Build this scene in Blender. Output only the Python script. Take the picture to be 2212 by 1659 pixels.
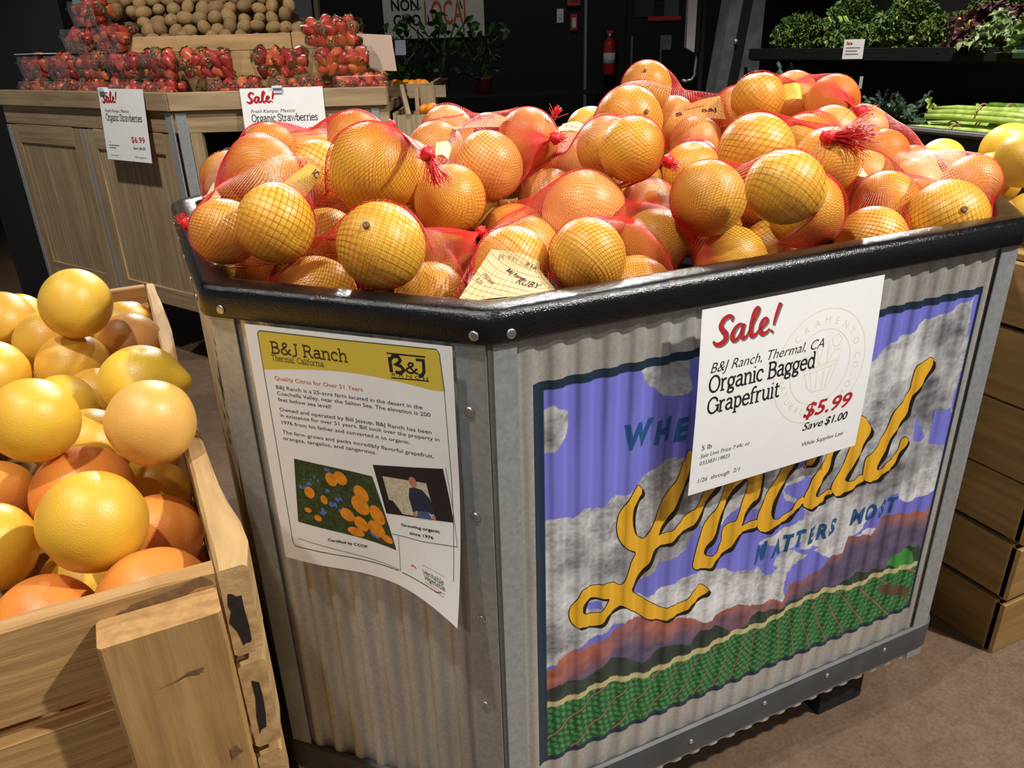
import bpy, bmesh, math, random
import numpy as np
from mathutils import Vector, Matrix
from mathutils.geometry import tessellate_polygon
from mathutils.bvhtree import BVHTree

for o in list(bpy.data.objects): bpy.data.objects.remove(o)
S = bpy.context.scene
COL = S.collection

# ------------------------------------------------------------- camera
cd = bpy.data.cameras.new('camera'); cam = bpy.data.objects.new('camera', cd); COL.objects.link(cam)
RC = Matrix(((0.90607555, -0.19383398, 0.37610569), (-0.42227359, -0.35819496, 0.83269525), (-0.02668548, -0.91330431, -0.40640267)))
cd.sensor_width = 36.0; cd.sensor_fit = 'HORIZONTAL'; cd.lens = 36.0 * 1660.0 / 2212.0
cd.clip_start = 0.02; cd.clip_end = 60
m3 = Matrix((RC.col[0], -RC.col[1], -RC.col[2])).transposed()
CZ = 1.08
cam.matrix_world = Matrix.Translation((0, 0, CZ)) @ m3.to_4x4()
S.camera = cam

# ------------------------------------------------------------- world and lights
S.view_settings.view_transform = 'Standard'; S.view_settings.look = 'None'
S.view_settings.gamma = 1.0; S.view_settings.use_curve_mapping = False
S.view_settings.exposure = 0.1
W = bpy.data.worlds.new('store_air'); S.world = W; W.use_nodes = True
W.node_tree.nodes['Background'].inputs[0].default_value = (0.97, 0.97, 1.0, 1)
W.node_tree.nodes['Background'].inputs[1].default_value = 0.17

HD = Vector((0.41161, 0.91136, 0)); RT = Vector((HD.y, -HD.x, 0))
def BF(l, f, z=0.0): return RT * l + HD * f + Vector((0, 0, z))     # lateral / forward / height, seen down the aisle

def spot(name, loc, tgt, power, size=60, blend=0.6, rad=0.05, col=(1, 0.965, 0.915)):
    l = bpy.data.lights.new(name, 'SPOT'); l.energy = power; l.spot_size = math.radians(size); l.spot_blend = blend
    l.shadow_soft_size = rad; l.color = col
    o = bpy.data.objects.new(name, l); COL.objects.link(o); o.location = loc
    o.rotation_euler = (Vector(tgt) - Vector(loc)).to_track_quat('-Z', 'Y').to_euler()
    return o
spot('track_or_added_lamp', (-0.57, 0.41, 3.1), (0.45, 0.85, 0.7), 145, 62, rad=0.045)
spot('track_or_added_lamp', (2.0, -0.75, 2.9), (0.6, 0.75, 0.6), 420, 62, rad=0.05)
spot('track_or_added_lamp', (-1.15, 1.75, 3.0), (-0.1, 1.0, 0.6), 50, 55, rad=0.05)
spot('track_or_added_lamp', (1.7, 2.7, 3.1), (0.7, 1.05, 0.85), 120, 55, rad=0.05)
spot('track_or_added_lamp', (2.6, 4.2, 3.0), (0.6, 0.9, 0.85), 330, 40, rad=0.06)  # added unseen spot from behind, strengthens the gloss on the rim
spot('track_or_added_lamp', (-1.1, -1.3, 2.9), (0.16, 0.74, 0.6), 75, 26, rad=0.06)  # added fill spot, only lifts the chamfer with the poster
spot('track_or_added_lamp', (4.8, 4.8, 2.9), (0.66, 0.66, 0.85), 1100, 16, rad=0.07)  # added narrow spot far behind, aimed to make the front rim sparkle
spot('track_or_added_lamp', BF(-1.6, 6.4, 3.0), (0.15, 1.0, 0.85), 900, 14, rad=0.07)  # second added narrow spot, for sparkle along the left rim
spot('track_or_added_lamp', BF(-0.9, 0.9, 3.2), BF(-0.9, 2.7, 0.9), 300, 60, rad=0.06)
spot('track_or_added_lamp', BF(0.9, 1.6, 3.2), (2.3, 1.55, 0.9), 290, 60, rad=0.06, col=(1, 0.98, 0.9))
spot('track_or_added_lamp', BF(0.2, 4.2, 3.3), BF(0.0, 7.4, 1.0), 60, 75, rad=0.08)
spot('track_or_added_lamp', (1.5, 0.1, 3.1), (1.35, 0.3, 0.0), 60, 70, rad=0.06)
# ------------------------------------------------------------- helpers
rnd = random.Random(7)
ORG = {}
def _org(o): return ORG.get(o.name, Vector((0, 0, 0)))
def tag(o, label=None, cat=None, group=None, kind=None):
    if label: o['label'] = label
    if cat: o['category'] = cat
    if group: o['group'] = group
    if kind: o['kind'] = kind
    return o
def empty(name, loc, label=None, cat=None, group=None):
    o = bpy.data.objects.new(name, None); COL.objects.link(o); o.location = loc; o.empty_display_size = 0.05
    ORG[o.name] = Vector(loc)
    return tag(o, label, cat, group)
def mk(name, v, f, mat, parent=None, smooth=False, attrs=None, origin=None, colors=None):
    v = np.asarray(v, float).reshape(-1, 3)
    if parent is not None: og = _org(parent)
    elif origin is not None: og = Vector(origin)
    else: og = Vector(((v[:, 0].min() + v[:, 0].max()) / 2, (v[:, 1].min() + v[:, 1].max()) / 2, v[:, 2].min()))
    me = bpy.data.meshes.new(name)
    if isinstance(f, np.ndarray):
        n, k = f.shape
        me.vertices.add(len(v)); me.loops.add(n * k); me.polygons.add(n)
        me.vertices.foreach_set('co', (v - np.array(og)).astype(np.float32).ravel())
        me.loops.foreach_set('vertex_index', f.astype(np.int32).ravel())
        me.polygons.foreach_set('loop_start', np.arange(0, n * k, k, dtype=np.int32))
        me.polygons.foreach_set('loop_total', np.full(n, k, dtype=np.int32))
        me.update(calc_edges=True)
    else:
        me.from_pydata([tuple(p) for p in (v - np.array(og))], [], f)
    if smooth: me.polygons.foreach_set('use_smooth', [True] * len(me.polygons))
    if attrs:
        for k, a in attrs.items():
            at = me.attributes.new(k, 'FLOAT_VECTOR', 'POINT'); at.data.foreach_set('vector', np.asarray(a, np.float32).ravel())
    if colors is not None:
        at = me.attributes.new('paint', 'FLOAT_COLOR', 'POINT'); at.data.foreach_set('color', np.asarray(colors, np.float32).ravel())
    mats = mat if isinstance(mat, (list, tuple)) else [mat]
    for q in mats: me.materials.append(q)
    o = bpy.data.objects.new(name, me); COL.objects.link(o)
    if parent is not None: o.parent = parent
    else: o.location = og
    ORG[o.name] = og
    return o
class MB:
    def __init__(s): s.v = []; s.f = []; s.g = []
    def add(s, v, f, g=None):
        b = len(s.v); s.v += [tuple(p) for p in v]; s.f += [tuple(i + b for i in q) for q in f]
        s.g += [tuple(p) for p in (g if g is not None else v)]
        return s
    def build(s, name, mat, parent=None, smooth=False, origin=None):
        return mk(name, s.v, s.f, mat, parent, smooth, {'gc': s.g}, origin)
    # chamfered board: centre c, axes ax (length) ay az, sizes L W T
    def board(s, c, ax, ay, L, Wd, T, ch=0.0015, wob=0.0, nseg=1, edge=None):
        c = Vector(c); ax = Vector(ax).normalized(); ay = Vector(ay).normalized(); az = ax.cross(ay)
        off = Vector((rnd.uniform(-9, 9), rnd.uniform(-9, 9), rnd.uniform(-9, 9)))
        ch = min(ch, Wd * .3, T * .3)
        prof = [(-Wd/2, -T/2+ch), (-Wd/2+ch, -T/2), (Wd/2-ch, -T/2), (Wd/2, -T/2+ch), (Wd/2, T/2-ch), (Wd/2-ch, T/2), (-Wd/2+ch, T/2), (-Wd/2, T/2-ch)]
        v = []; g = []; f = []
        for i in range(nseg + 1):
            x = -L/2 + L * i / nseg
            k = 1.0 if 0 < i < nseg or ch == 0 else 1.0
            for (a, b) in prof:
                dy = rnd.uniform(-wob, wob); dz = rnd.uniform(-wob, wob)
                a2 = a + (edge(x + L/2, a) if edge else 0)
                p = c + ax * x + ay * (a2 + dy) + az * (b + dz)
                v.append(p); g.append(Vector((x, a, b)) + off)
        for i in range(nseg):
            for j in range(8):
                j2 = (j + 1) % 8
                f.append((i*8+j, i*8+j2, (i+1)*8+j2, (i+1)*8+j))
        f.append(tuple(range(7, -1, -1))); f.append(tuple(nseg*8 + j for j in range(8)))
        return s.add(v, f, g)
    def box(s, x0, x1, y0, y1, z0, z1):
        c = ((x0+x1)/2, (y0+y1)/2, (z0+z1)/2); d = (x1-x0, y1-y0, z1-z0)
        k = max(range(3), key=lambda i: d[i])
        ax = [(1,0,0),(0,1,0),(0,0,1)][k]; ay = [(0,1,0),(0,0,1),(1,0,0)][k]
        return s.board(c, ax, ay, d[k], d[(k+1)%3], d[(k+2)%3])
    def tube(s, pts, r, n=6, cap=True):
        pts = [Vector(p) for p in pts]; m = len(pts); rs = r if isinstance(r, (list, tuple)) else [r] * m
        v = []; f = []; up = None
        for i in range(m):
            t = (pts[min(i+1, m-1)] - pts[max(i-1, 0)]).normalized()
            if up is None:
                up = t.cross(Vector((0, 0, 1)));  up = up.normalized() if up.length > 1e-4 else Vector((1, 0, 0))
            a = (up - t * up.dot(t)); a = a.normalized() if a.length > 1e-6 else t.orthogonal().normalized(); up = a
            b = t.cross(a)
            for j in range(n):
                q = 2 * math.pi * j / n
                v.append(pts[i] + (a * math.cos(q) + b * math.sin(q)) * rs[i])
        for i in range(m - 1):
            for j in range(n):
                f.append((i*n+j, i*n+(j+1)%n, (i+1)*n+(j+1)%n, (i+1)*n+j))
        if cap: f.append(tuple(range(n-1, -1, -1))); f.append(tuple((m-1)*n+j for j in range(n)))
        return s.add(v, f)
    def lathe(s, c, axis, prof, n=16):           # prof = [(r, h)]
        c = Vector(c); axis = Vector(axis).normalized(); a = axis.orthogonal().normalized(); b = axis.cross(a)
        v = []; f = []
        for r, h in prof:
            for j in range(n):
                q = 2 * math.pi * j / n; v.append(c + axis * h + (a * math.cos(q) + b * math.sin(q)) * max(r, 1e-5))
        for i in range(len(prof) - 1):
            for j in range(n): f.append((i*n+j, i*n+(j+1)%n, (i+1)*n+(j+1)%n, (i+1)*n+j))
        f.append(tuple(range(n-1, -1, -1))); f.append(tuple((len(prof)-1)*n+j for j in range(n)))
        return s.add(v, f)
    def ball(s, c, r, nu=10, nv=7, sc=(1, 1, 1)):
        c = Vector(c); v = [c + Vector((0, 0, r*sc[2]))]; f = []
        for i in range(1, nv):
            t = math.pi * i / nv
            for j in range(nu):
                p = 2 * math.pi * j / nu; v.append(c + Vector((r*sc[0]*math.sin(t)*math.cos(p), r*sc[1]*math.sin(t)*math.sin(p), r*sc[2]*math.cos(t))))
        v.append(c - Vector((0, 0, r*sc[2])))
        for j in range(nu): f.append((0, 1+j, 1+(j+1)%nu))
        for i in range(nv-2):
            for j in range(nu): f.append((1+i*nu+j, 1+(i+1)*nu+j, 1+(i+1)*nu+(j+1)%nu, 1+i*nu+(j+1)%nu))
        L = 1+(nv-1)*nu
        for j in range(nu): f.append((L, 1+(nv-2)*nu+(j+1)%nu, 1+(nv-2)*nu+j))
        return s.add(v, f)
def dup(o, parent=None):                          # a thing with copies of its parts and sub-parts
    c = o.copy(); COL.objects.link(c); ORG[c.name] = _org(o)
    if parent is not None: c.parent = parent
    for ch in o.children: dup(ch, c)
    return c

# ------------------------------------------------------------- materials
def lin(c):
    return tuple(((x/255)/12.92 if x/255 <= .04045 else ((x/255+.055)/1.055)**2.4) for x in c)
class NT:
    def __init__(s, name):
        s.m = bpy.data.materials.new(name); s.m.use_nodes = True; s.t = s.m.node_tree; s.b = s.t.nodes['Principled BSDF']
    def n(s, typ, **k):
        q = s.t.nodes.new(typ)
        for a, b in k.items():
            if a.startswith('i_'): q.inputs[a[2:].replace('_', ' ')].default_value = b
            else: setattr(q, a, b)
        return q
    def l(s, a, b): s.t.links.new(a, b)
    def ramp(s, fac, stops):
        r = s.n('ShaderNodeValToRGB'); s.l(fac, r.inputs[0]); e = r.color_ramp.elements
        while len(e) < len(stops): e.new(0.5)
        for q, (p, c) in zip(e, stops): q.position = p; q.color = (*c, 1) if len(c) == 3 else c
        return r.outputs[0]
    def noise(s, vec, scale, detail=3, rough=.55, out=0):
        q = s.n('ShaderNodeTexNoise'); q.inputs['Scale'].default_value = scale; q.inputs['Detail'].default_value = detail; q.inputs['Roughness'].default_value = rough
        if vec is not None: s.l(vec, q.inputs['Vector'])
        return q.outputs[out]
    def mix(s, fac, a, b, typ='MIX'):
        q = s.n('ShaderNodeMix', data_type='RGBA', blend_type=typ)
        for i, x in ((0, fac), (6, a), (7, b)):
            if hasattr(x, 'is_linked') or isinstance(x, bpy.types.NodeSocket): s.l(x, q.inputs[i])
            else: q.inputs[i].default_value = x if i == 0 else ((*x, 1) if len(x) == 3 else x)
        return q.outputs[2]
    def bump(s, h, strength=.3, dist=.002):
        q = s.n('ShaderNodeBump'); q.inputs['Strength'].default_value = strength; q.inputs['Distance'].default_value = dist
        s.l(h, q.inputs['Height']); s.l(q.outputs[0], s.b.inputs['Normal'])
    def mapping(s, vec, sc):
        q = s.n('ShaderNodeMapping'); q.inputs['Scale'].default_value = sc; s.l(vec, q.inputs[0]); return q.outputs[0]
    def coord(s, k='Object'): return s.n('ShaderNodeTexCoord').outputs[k]
    def attr(s, name, out='Vector'): return s.n('ShaderNodeAttribute', attribute_name=name).outputs[out]
    def set(s, **k):
        for a, b in k.items(): s.b.inputs[a.replace('_', ' ')].default_value = b
        return s
def plain(name, c, rough=.5, metal=0.0, spec=.5, var=0.0, scale=30):
    q = NT(name); q.set(Roughness=rough, Metallic=metal, Specular_IOR_Level=spec)
    if var:
        nz = q.noise(q.coord(), scale, 4)
        q.l(q.ramp(nz, [(.3, tuple(x*(1-var) for x in lin(c))), (.7, tuple(min(1, x*(1+var)) for x in lin(c)))]), q.b.inputs['Base Color'])
    else: q.b.inputs['Base Color'].default_value = (*lin(c), 1)
    return q.m
def wood(name, c1, c2, c3, rough=.6, scale=1.0, knots=True, bump=.35):
    q = NT(name); q.set(Roughness=rough, Specular_IOR_Level=.3)
    g = q.attr('gc'); st = q.mapping(g, (2.2*scale, 26*scale, 26*scale))
    n1 = q.noise(st, 3.0, 5, .6)
    w = q.n('ShaderNodeTexWave', wave_type='RINGS', rings_direction='X'); w.inputs['Scale'].default_value = 7*scale; w.inputs['Distortion'].default_value = 5.5; w.inputs['Detail'].default_value = 2.5; w.inputs['Detail Scale'].default_value = 1.2
    q.l(q.mapping(g, (0.35, 3.2, 3.2)), w.inputs['Vector'])
    n2 = q.noise(q.mapping(g, (1.5, 5, 5)), 1.3, 2)
    base = q.mix(n2, lin(c1), lin(c2)); 
    grain = q.ramp(w.outputs['Fac'], [(.45, (0, 0, 0)), (.95, (1, 1, 1))])
    m = q.n('ShaderNodeMath', operation='MULTIPLY'); q.l(grain, m.inputs[0]); m.inputs[1].default_value = .26
    col = q.mix(m.outputs[0], base, lin(c3))
    fine = q.ramp(n1, [(.35, (.74, .71, .68)), (.65, (1, 1, 1))])
    col = q.mix(1.0, col, fine, 'MULTIPLY')
    q.l(col, q.b.inputs['Base Color']); q.bump(n1, bump, .0015)
    return q.m
M = {}
M['pine'] = wood('rough_pine', (194, 154, 100), (168, 126, 76), (128, 90, 48), .7, bump=1.0)
M['pine_side'] = wood('pale_rough_pine', (204, 172, 122), (186, 150, 100), (150, 108, 62), .7, bump=.7)
M['pine2'] = wood('oiled_cabinet_wood', (194, 172, 136), (146, 122, 90), (112, 90, 62), .5, .7)
M['burnt'] = plain('burnt_black_wood', (30, 22, 16), .8, var=.4, scale=200); M['stain'] = plain('dark_wood_stain', (112, 82, 50), .8, var=.3, scale=200)
M['crate'] = wood('amber_crate_wood', (172, 138, 84), (148, 116, 66), (108, 78, 40), .5, .6)
M['palewood'] = wood('pale_panel_wood', (226, 210, 178), (205, 185, 148), (176, 146, 104), .6, 1.4)
M['board'] = wood('tan_display_board', (206, 170, 122), (192, 154, 106), (170, 130, 84), .6, .5)
M['greywood'] = wood('weathered_crate_wood', (178, 160, 130), (150, 132, 104), (110, 92, 68), .7, .9)
q = NT('black_bin_paint'); q.set(Roughness=.17, Specular_IOR_Level=.6)
q.b.inputs['Base Color'].default_value = (*lin((15, 15, 17)), 1)
q.bump(q.noise(q.coord(), 700, 2, .5), .75, .0007); M['rim'] = q.m
M['black'] = plain('matte_black', (10, 10, 11), .75)
M['wallblack'] = plain('black_wall_paint', (20, 21, 22), .8)
M['darkgrey'] = plain('dark_grey_rubber_board', (66, 68, 70), .5, var=.3, scale=18)
M['steel'] = plain('zinc_screw', (190, 190, 186), .3, .9)
q = NT('galvanised_corrugated_steel'); q.set(Roughness=.38, Metallic=.4)
c = q.coord(); n1 = q.noise(c, 220, 3); n2 = q.noise(q.mapping(c, (9, 9, 1.5)), 3, 4)
q.l(q.mix(.5, q.ramp(n1, [(.3, lin((166, 163, 156))), (.7, lin((204, 202, 194)))]), q.ramp(n2, [(.3, lin((158, 152, 142))), (.7, lin((208, 206, 198)))])), q.b.inputs['Base Color']); M['galv'] = q.m
M['trimmetal'] = plain('grey_trim_metal', (168, 172, 172), .45, .5, var=.15, scale=140)
M['paper'] = plain('white_paper', (238, 238, 236), .7, var=.02)
M['ink'] = plain('black_ink', (22, 20, 22), .8)
M['inkred'] = plain('red_ink', (176, 26, 34), .7, var=.2, scale=260)
M['inkorange'] = plain('orange_ink', (190, 96, 56), .8)
M['inkbrown'] = plain('brown_ink', (66, 54, 20), .8)
M['inkgrey'] = plain('grey_ink', (120, 120, 120), .8)
M['inkgreen'] = plain('green_ink', (60, 84, 40), .8)
M['inkseal'] = plain('pale_gold_ink', (222, 214, 178), .8)
M['band'] = plain('mustard_band_ink', (212, 188, 66), .75)
q = NT('mural_paint'); q.set(Roughness=.42, Specular_IOR_Level=.45)
q.l(q.attr('paint', 'Color'), q.b.inputs['Base Color']); M['mural'] = q.m
M['gold'] = plain('gold_lettering_paint', (228, 172, 42), .45, var=.05)
M['goldshade'] = plain('black_lettering_outline', (26, 18, 14), .5)
M['bluepaint'] = plain('blue_lettering_paint', (32, 82, 130), .5)
q = NT('stained_concrete'); q.set(Roughness=.38)
c = q.coord(); n1 = q.noise(c, 2.3, 6, .62); n2 = q.noise(c, 26, 6, .7); n3 = q.noise(c, 150, 2)
col = q.mix(.5, q.ramp(n1, [(.3, lin((80, 62, 48))), (.55, lin((112, 89, 71))), (.75, lin((126, 106, 88)))]), q.ramp(n2, [(.3, lin((84, 66, 52))), (.7, lin((134, 111, 92)))]))
q.l(q.mix(.25, col, q.ramp(n3, [(.35, lin((70, 54, 44))), (.65, lin((128, 106, 88)))])), q.b.inputs['Base Color']); q.bump(n3, .08, .001); M['floor'] = q.m
# citrus: object colour is the peel's own hue
q = NT('citrus_peel'); q.set(Roughness=.36, Specular_IOR_Level=.5)
oi = q.n('ShaderNodeObjectInfo'); c = q.coord()
ad = q.n('ShaderNodeVectorMath', operation='ADD'); q.l(c, ad.inputs[0]); q.l(oi.outputs['Location'], ad.inputs[1]); pv = ad.outputs[0]
hue = q.noise(pv, .9, 2, .4); blush = q.ramp(q.noise(pv, .8, 2, .4), [(.52, (0, 0, 0)), (.75, (1, 1, 1))])
hs = q.n('ShaderNodeHueSaturation'); q.l(oi.outputs['Color'], hs.inputs['Color']); hs.inputs['Hue'].default_value = .485; hs.inputs['Value'].default_value = .93
col = q.mix(q.ramp(hue, [(.35, (0, 0, 0)), (.7, (1, 1, 1))]), oi.outputs['Color'], hs.outputs[0])
spots = q.ramp(q.noise(pv, 4, 4, .7), [(.60, (0, 0, 0)), (.72, (.45, .45, .45))])
scar = q.n('ShaderNodeMath', operation='MULTIPLY'); q.l(spots, scar.inputs[0]); q.l(blush, scar.inputs[1])
col = q.mix(scar.outputs[0], col, lin((150, 104, 66)))
vo = q.n('ShaderNodeTexVoronoi', feature='SMOOTH_F1'); vo.inputs['Scale'].default_value = 38; q.l(c, vo.inputs['Vector'])
q.l(col, q.b.inputs['Base Color']); q.bump(vo.outputs['Distance'], .45, .0006)
q.b.inputs['Subsurface Weight'].default_value = .06; q.b.inputs['Subsurface Radius'].default_value = (.01, .005, .002); q.b.inputs['Subsurface Scale'].default_value = .4
M['citrus'] = q.m
M['scar'] = plain('stem_scar', (120, 92, 52), .8, var=.2)
M['net'] = plain('red_plastic_netting', (200, 42, 28), .4)
M['netknot'] = plain('bunched_red_netting', (214, 30, 36), .45, var=.15, scale=600)
M['cream'] = plain('cream_label_paper', (226, 212, 150), .6, var=.04)
M['yellow'] = plain('yellow_label_paper', (208, 186, 60), .5, var=.08)
M['amber'] = plain('amber_label_paper', (216, 166, 84), .55, var=.05)
q = NT('kiwi_skin'); q.set(Roughness=.75, Specular_IOR_Level=.25); oi = q.n('ShaderNodeObjectInfo'); c = q.coord()
n1 = q.noise(c, 160, 4); base = q.mix(oi.outputs['Random'], lin((166, 136, 90)), lin((138, 112, 78)))
q.l(q.mix(q.ramp(n1, [(.3, (0, 0, 0)), (.7, (.5, .5, .5))]), base, lin((92, 68, 40))), q.b.inputs['Base Color']); M['kiwi'] = q.m
q = NT('strawberry_flesh'); q.set(Roughness=.35); oi = q.n('ShaderNodeObjectInfo'); c = q.coord()
vo = q.n('ShaderNodeTexVoronoi'); vo.inputs['Scale'].default_value = 230; q.l(c, vo.inputs['Vector'])
base = q.ramp(oi.outputs['Random'], [(0, lin((150, 36, 34))), (.5, lin((184, 58, 46))), (1, lin((206, 108, 66)))])
q.l(q.mix(q.ramp(vo.outputs['Distance'], [(.0, (1, 1, 1)), (.22, (0, 0, 0))]), base, lin((220, 170, 70))), q.b.inputs['Base Color']); M['berry'] = q.m
M['calyx'] = plain('strawberry_calyx', (60, 84, 40), .6, var=.35, scale=60)
def clear(name, tint=(1, 1, 1), gl=.12):
    q = NT(name); t = q.t; t.nodes.remove(q.b)
    tr = q.n('ShaderNodeBsdfTransparent'); tr.inputs[0].default_value = (*tint, 1); gs = q.n('ShaderNodeBsdfGlossy'); gs.inputs['Roughness'].default_value = .08
    lw = q.n('ShaderNodeLayerWeight'); lw.inputs['Blend'].default_value = .25
    mm = q.n('ShaderNodeMath', operation='MULTIPLY_ADD'); q.l(lw.outputs['Facing'], mm.inputs[0]); mm.inputs[1].default_value = .5; mm.inputs[2].default_value = gl*.6
    mx = q.n('ShaderNodeMixShader'); q.l(mm.outputs[0], mx.inputs[0]); q.l(tr.outputs[0], mx.inputs[1]); q.l(gs.outputs[0], mx.inputs[2])
    q.l(mx.outputs[0], t.nodes['Material Output'].inputs[0]); return q.m
M['clear'] = clear('clear_plastic')
def leafm(name, c1, c2, c3, rough=.5):
    q = NT(name); q.set(Roughness=rough); c = q.coord(); n1 = q.noise(c, 45, 4, .6)
    q.l(q.ramp(n1, [(.3, lin(c1)), (.5, lin(c2)), (.72, lin(c3))]), q.b.inputs['Base Color'])
    q.b.inputs['Subsurface Weight'].default_value = 0; return q.m
M['kale'] = leafm('curly_kale_leaf', (46, 72, 34), (96, 124, 60), (168, 186, 104))
M['lacinato'] = leafm('dark_kale_leaf', (34, 56, 44), (64, 88, 68), (120, 140, 110))
M['chard'] = leafm('purple_chard_leaf', (52, 26, 34), (84, 44, 52), (130, 92, 90))
M['chardgreen'] = leafm('pale_chard_leaf', (70, 100, 54), (130, 152, 96), (206, 214, 178))
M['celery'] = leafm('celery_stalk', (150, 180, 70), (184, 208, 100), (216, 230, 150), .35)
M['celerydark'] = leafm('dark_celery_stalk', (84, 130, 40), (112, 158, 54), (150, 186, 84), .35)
M['rubber'] = plain('tan_rubber_band', (196, 150, 118), .6)
M['flower'] = plain('yellow_blossom', (236, 214, 40), .6)
M['plant'] = leafm('houseplant_leaf', (26, 52, 24), (44, 84, 32), (80, 120, 50))
M['pot'] = plain('terracotta_pot', (120, 52, 36), .7)
M['potyellow'] = plain('ochre_pot', (150, 118, 40), .7)
M['red'] = plain('red_enamel', (186, 36, 30), .35)
M['white'] = plain('white_plastic', (215, 215, 218), .4)
M['whitesign'] = plain('off_white_sign_board', (206, 210, 198), .7, var=.05)
M['teal'] = plain('teal_card', (96, 138, 124), .6, var=.06)
M['tealglass'] = plain('teal_jar_glaze', (74, 112, 112), .25)
M['pinkcard'] = plain('blank_kraft_card', (206, 180, 160), .7, var=.03)
M['greymetal'] = plain('brushed_case_steel', (112, 116, 116), .4, .3, var=.35, scale=14)
M['slate'] = plain('grey_blue_post', (128, 136, 138), .6)
M['ochre'] = plain('beige_door_edge', (150, 140, 104), .6)
M['glassdark'] = plain('dark_door_glass', (52, 62, 58), .1)
M['cardblue'] = plain('glossy_white_card', (214, 222, 236), .3)
M['photoleaf'] = plain('printed_leaf_green', (50, 66, 30), .7, var=.6, scale=240)
M['photosky'] = plain('printed_sky_blue', (84, 120, 190), .7)
M['photoorange'] = plain('printed_orange', (224, 140, 30), .7, var=.2, scale=120)
M['photodark'] = plain('printed_black', (30, 24, 24), .7)
M['photobox'] = plain('printed_carton', (196, 188, 160), .7, var=.25, scale=300)
M['photoskin'] = plain('printed_skin', (186, 120, 96), .7)
M['photonavy'] = plain('printed_navy', (34, 38, 66), .7)
M['photojean'] = plain('printed_denim', (70, 90, 130), .7)

# ------------------------------------------------------------- flat shapes laid on a curved face
def poly2(outer, holes=()):
    loops = [[Vector((x, y, 0)) for x, y in outer]] + [[Vector((x, y, 0)) for x, y in h] for h in holes]
    tris = tessellate_polygon(loops); v = [(p.x, p.y) for L in loops for p in L]
    return v, [tuple(t) for t in tris]
def ribbon(pts, w, closed=False):
    P = [np.array(p, float) for p in pts]; n = len(P); ws = w if isinstance(w, (list, tuple)) else [w] * n
    v = []; f = []
    for i in range(n):
        a = P[(i-1) % n] if (closed or i > 0) else P[i]; b = P[(i+1) % n] if (closed or i < n-1) else P[i]
        d1 = P[i]-a; d2 = b-P[i]
        d1 = d1/np.linalg.norm(d1) if np.linalg.norm(d1) > 1e-9 else None; d2 = d2/np.linalg.norm(d2) if np.linalg.norm(d2) > 1e-9 else None
        if d1 is None: d1 = d2
        if d2 is None: d2 = d1
        t = d1+d2; L = np.linalg.norm(t); t = t/L if L > 1e-6 else d1
        nrm = np.array([-t[1], t[0]]); k = 1/max(.5, abs(nrm @ np.array([-d1[1], d1[0]])))
        v += [tuple(P[i]+nrm*ws[i]/2*k), tuple(P[i]-nrm*ws[i]/2*k)]
    m = n if closed else n-1
    for i in range(m):
        j = (i+1) % n; f.append((2*i, 2*i+1, 2*j+1, 2*j))
    return v, f
class Flat:
    def __init__(s): s.v = []; s.f = []
    def add(s, vf, tr=None):
        v, f = vf; b = len(s.v); s.v += [(tr(p) if tr else p) for p in v]; s.f += [tuple(i+b for i in q) for q in f]; return s
    def text(s, txt, x, y, size, width=None, shear=0.0, bold=0.0, align='LEFT', rot=0.0, sp=1.0):
        cu = bpy.data.curves.new('t', 'FONT'); cu.body = txt; cu.size = 1.0; cu.shear = shear; cu.offset = bold; cu.resolution_u = 3; cu.space_character = sp
        o = bpy.data.objects.new('t', cu); COL.objects.link(o)
        dg = bpy.context.evaluated_depsgraph_get(); me = bpy.data.meshes.new_from_object(o.evaluated_get(dg))
        v = [(p.co.x, p.co.y) for p in me.vertices]; f = [tuple(q.vertices) for q in me.polygons]
        bpy.data.objects.remove(o); bpy.data.curves.remove(cu); bpy.data.meshes.remove(me)
        if not v: return s
        w0 = min(p[0] for p in v); w1 = max(p[0] for p in v); sx = size if width is None else width/(w1-w0)
        ox = -w0*sx
        if align == 'CENTER': ox = -(w0+w1)/2*sx
        ca, sa = math.cos(rot), math.sin(rot)
        def tr(p):
            a = p[0]*sx+ox; b = p[1]*size; return (x+a*ca-b*sa, y+a*sa+b*ca)
        return s.add((v, f), tr)
    def build(s, name, mat, parent, surf, off=0.0003, cut=None):
        bm = bmesh.new()
        vs = [bm.verts.new((p[0], p[1], 0)) for p in s.v]
        for q in s.f:
            try: bm.faces.new([vs[i] for i in q])
            except ValueError: pass
        if cut:
            xs = [p[0] for p in s.v]; ys = [p[1] for p in s.v]
            for ax, step, lo, hi in ((0, cut[0], min(xs), max(xs)), (1, cut[1], min(ys), max(ys))):
                if not step: continue
                k = math.floor(lo/step)+1
                while k*step < hi:
                    co = [0, 0, 0]; no = [0, 0, 0]; co[ax] = k*step; no[ax] = 1
                    bmesh.ops.bisect_plane(bm, geom=bm.verts[:]+bm.edges[:]+bm.faces[:], dist=1e-7, plane_co=co, plane_no=no); k += 1
        if cut: bmesh.ops.triangulate(bm, faces=bm.faces[:])
        bm.verts.index_update()
        v = [surf(p.co.x, p.co.y, off) for p in bm.verts]; f = [tuple(w.index for w in q.verts) for q in bm.faces]
        bm.free()
        return mk(name, v, f, mat, parent)
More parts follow.
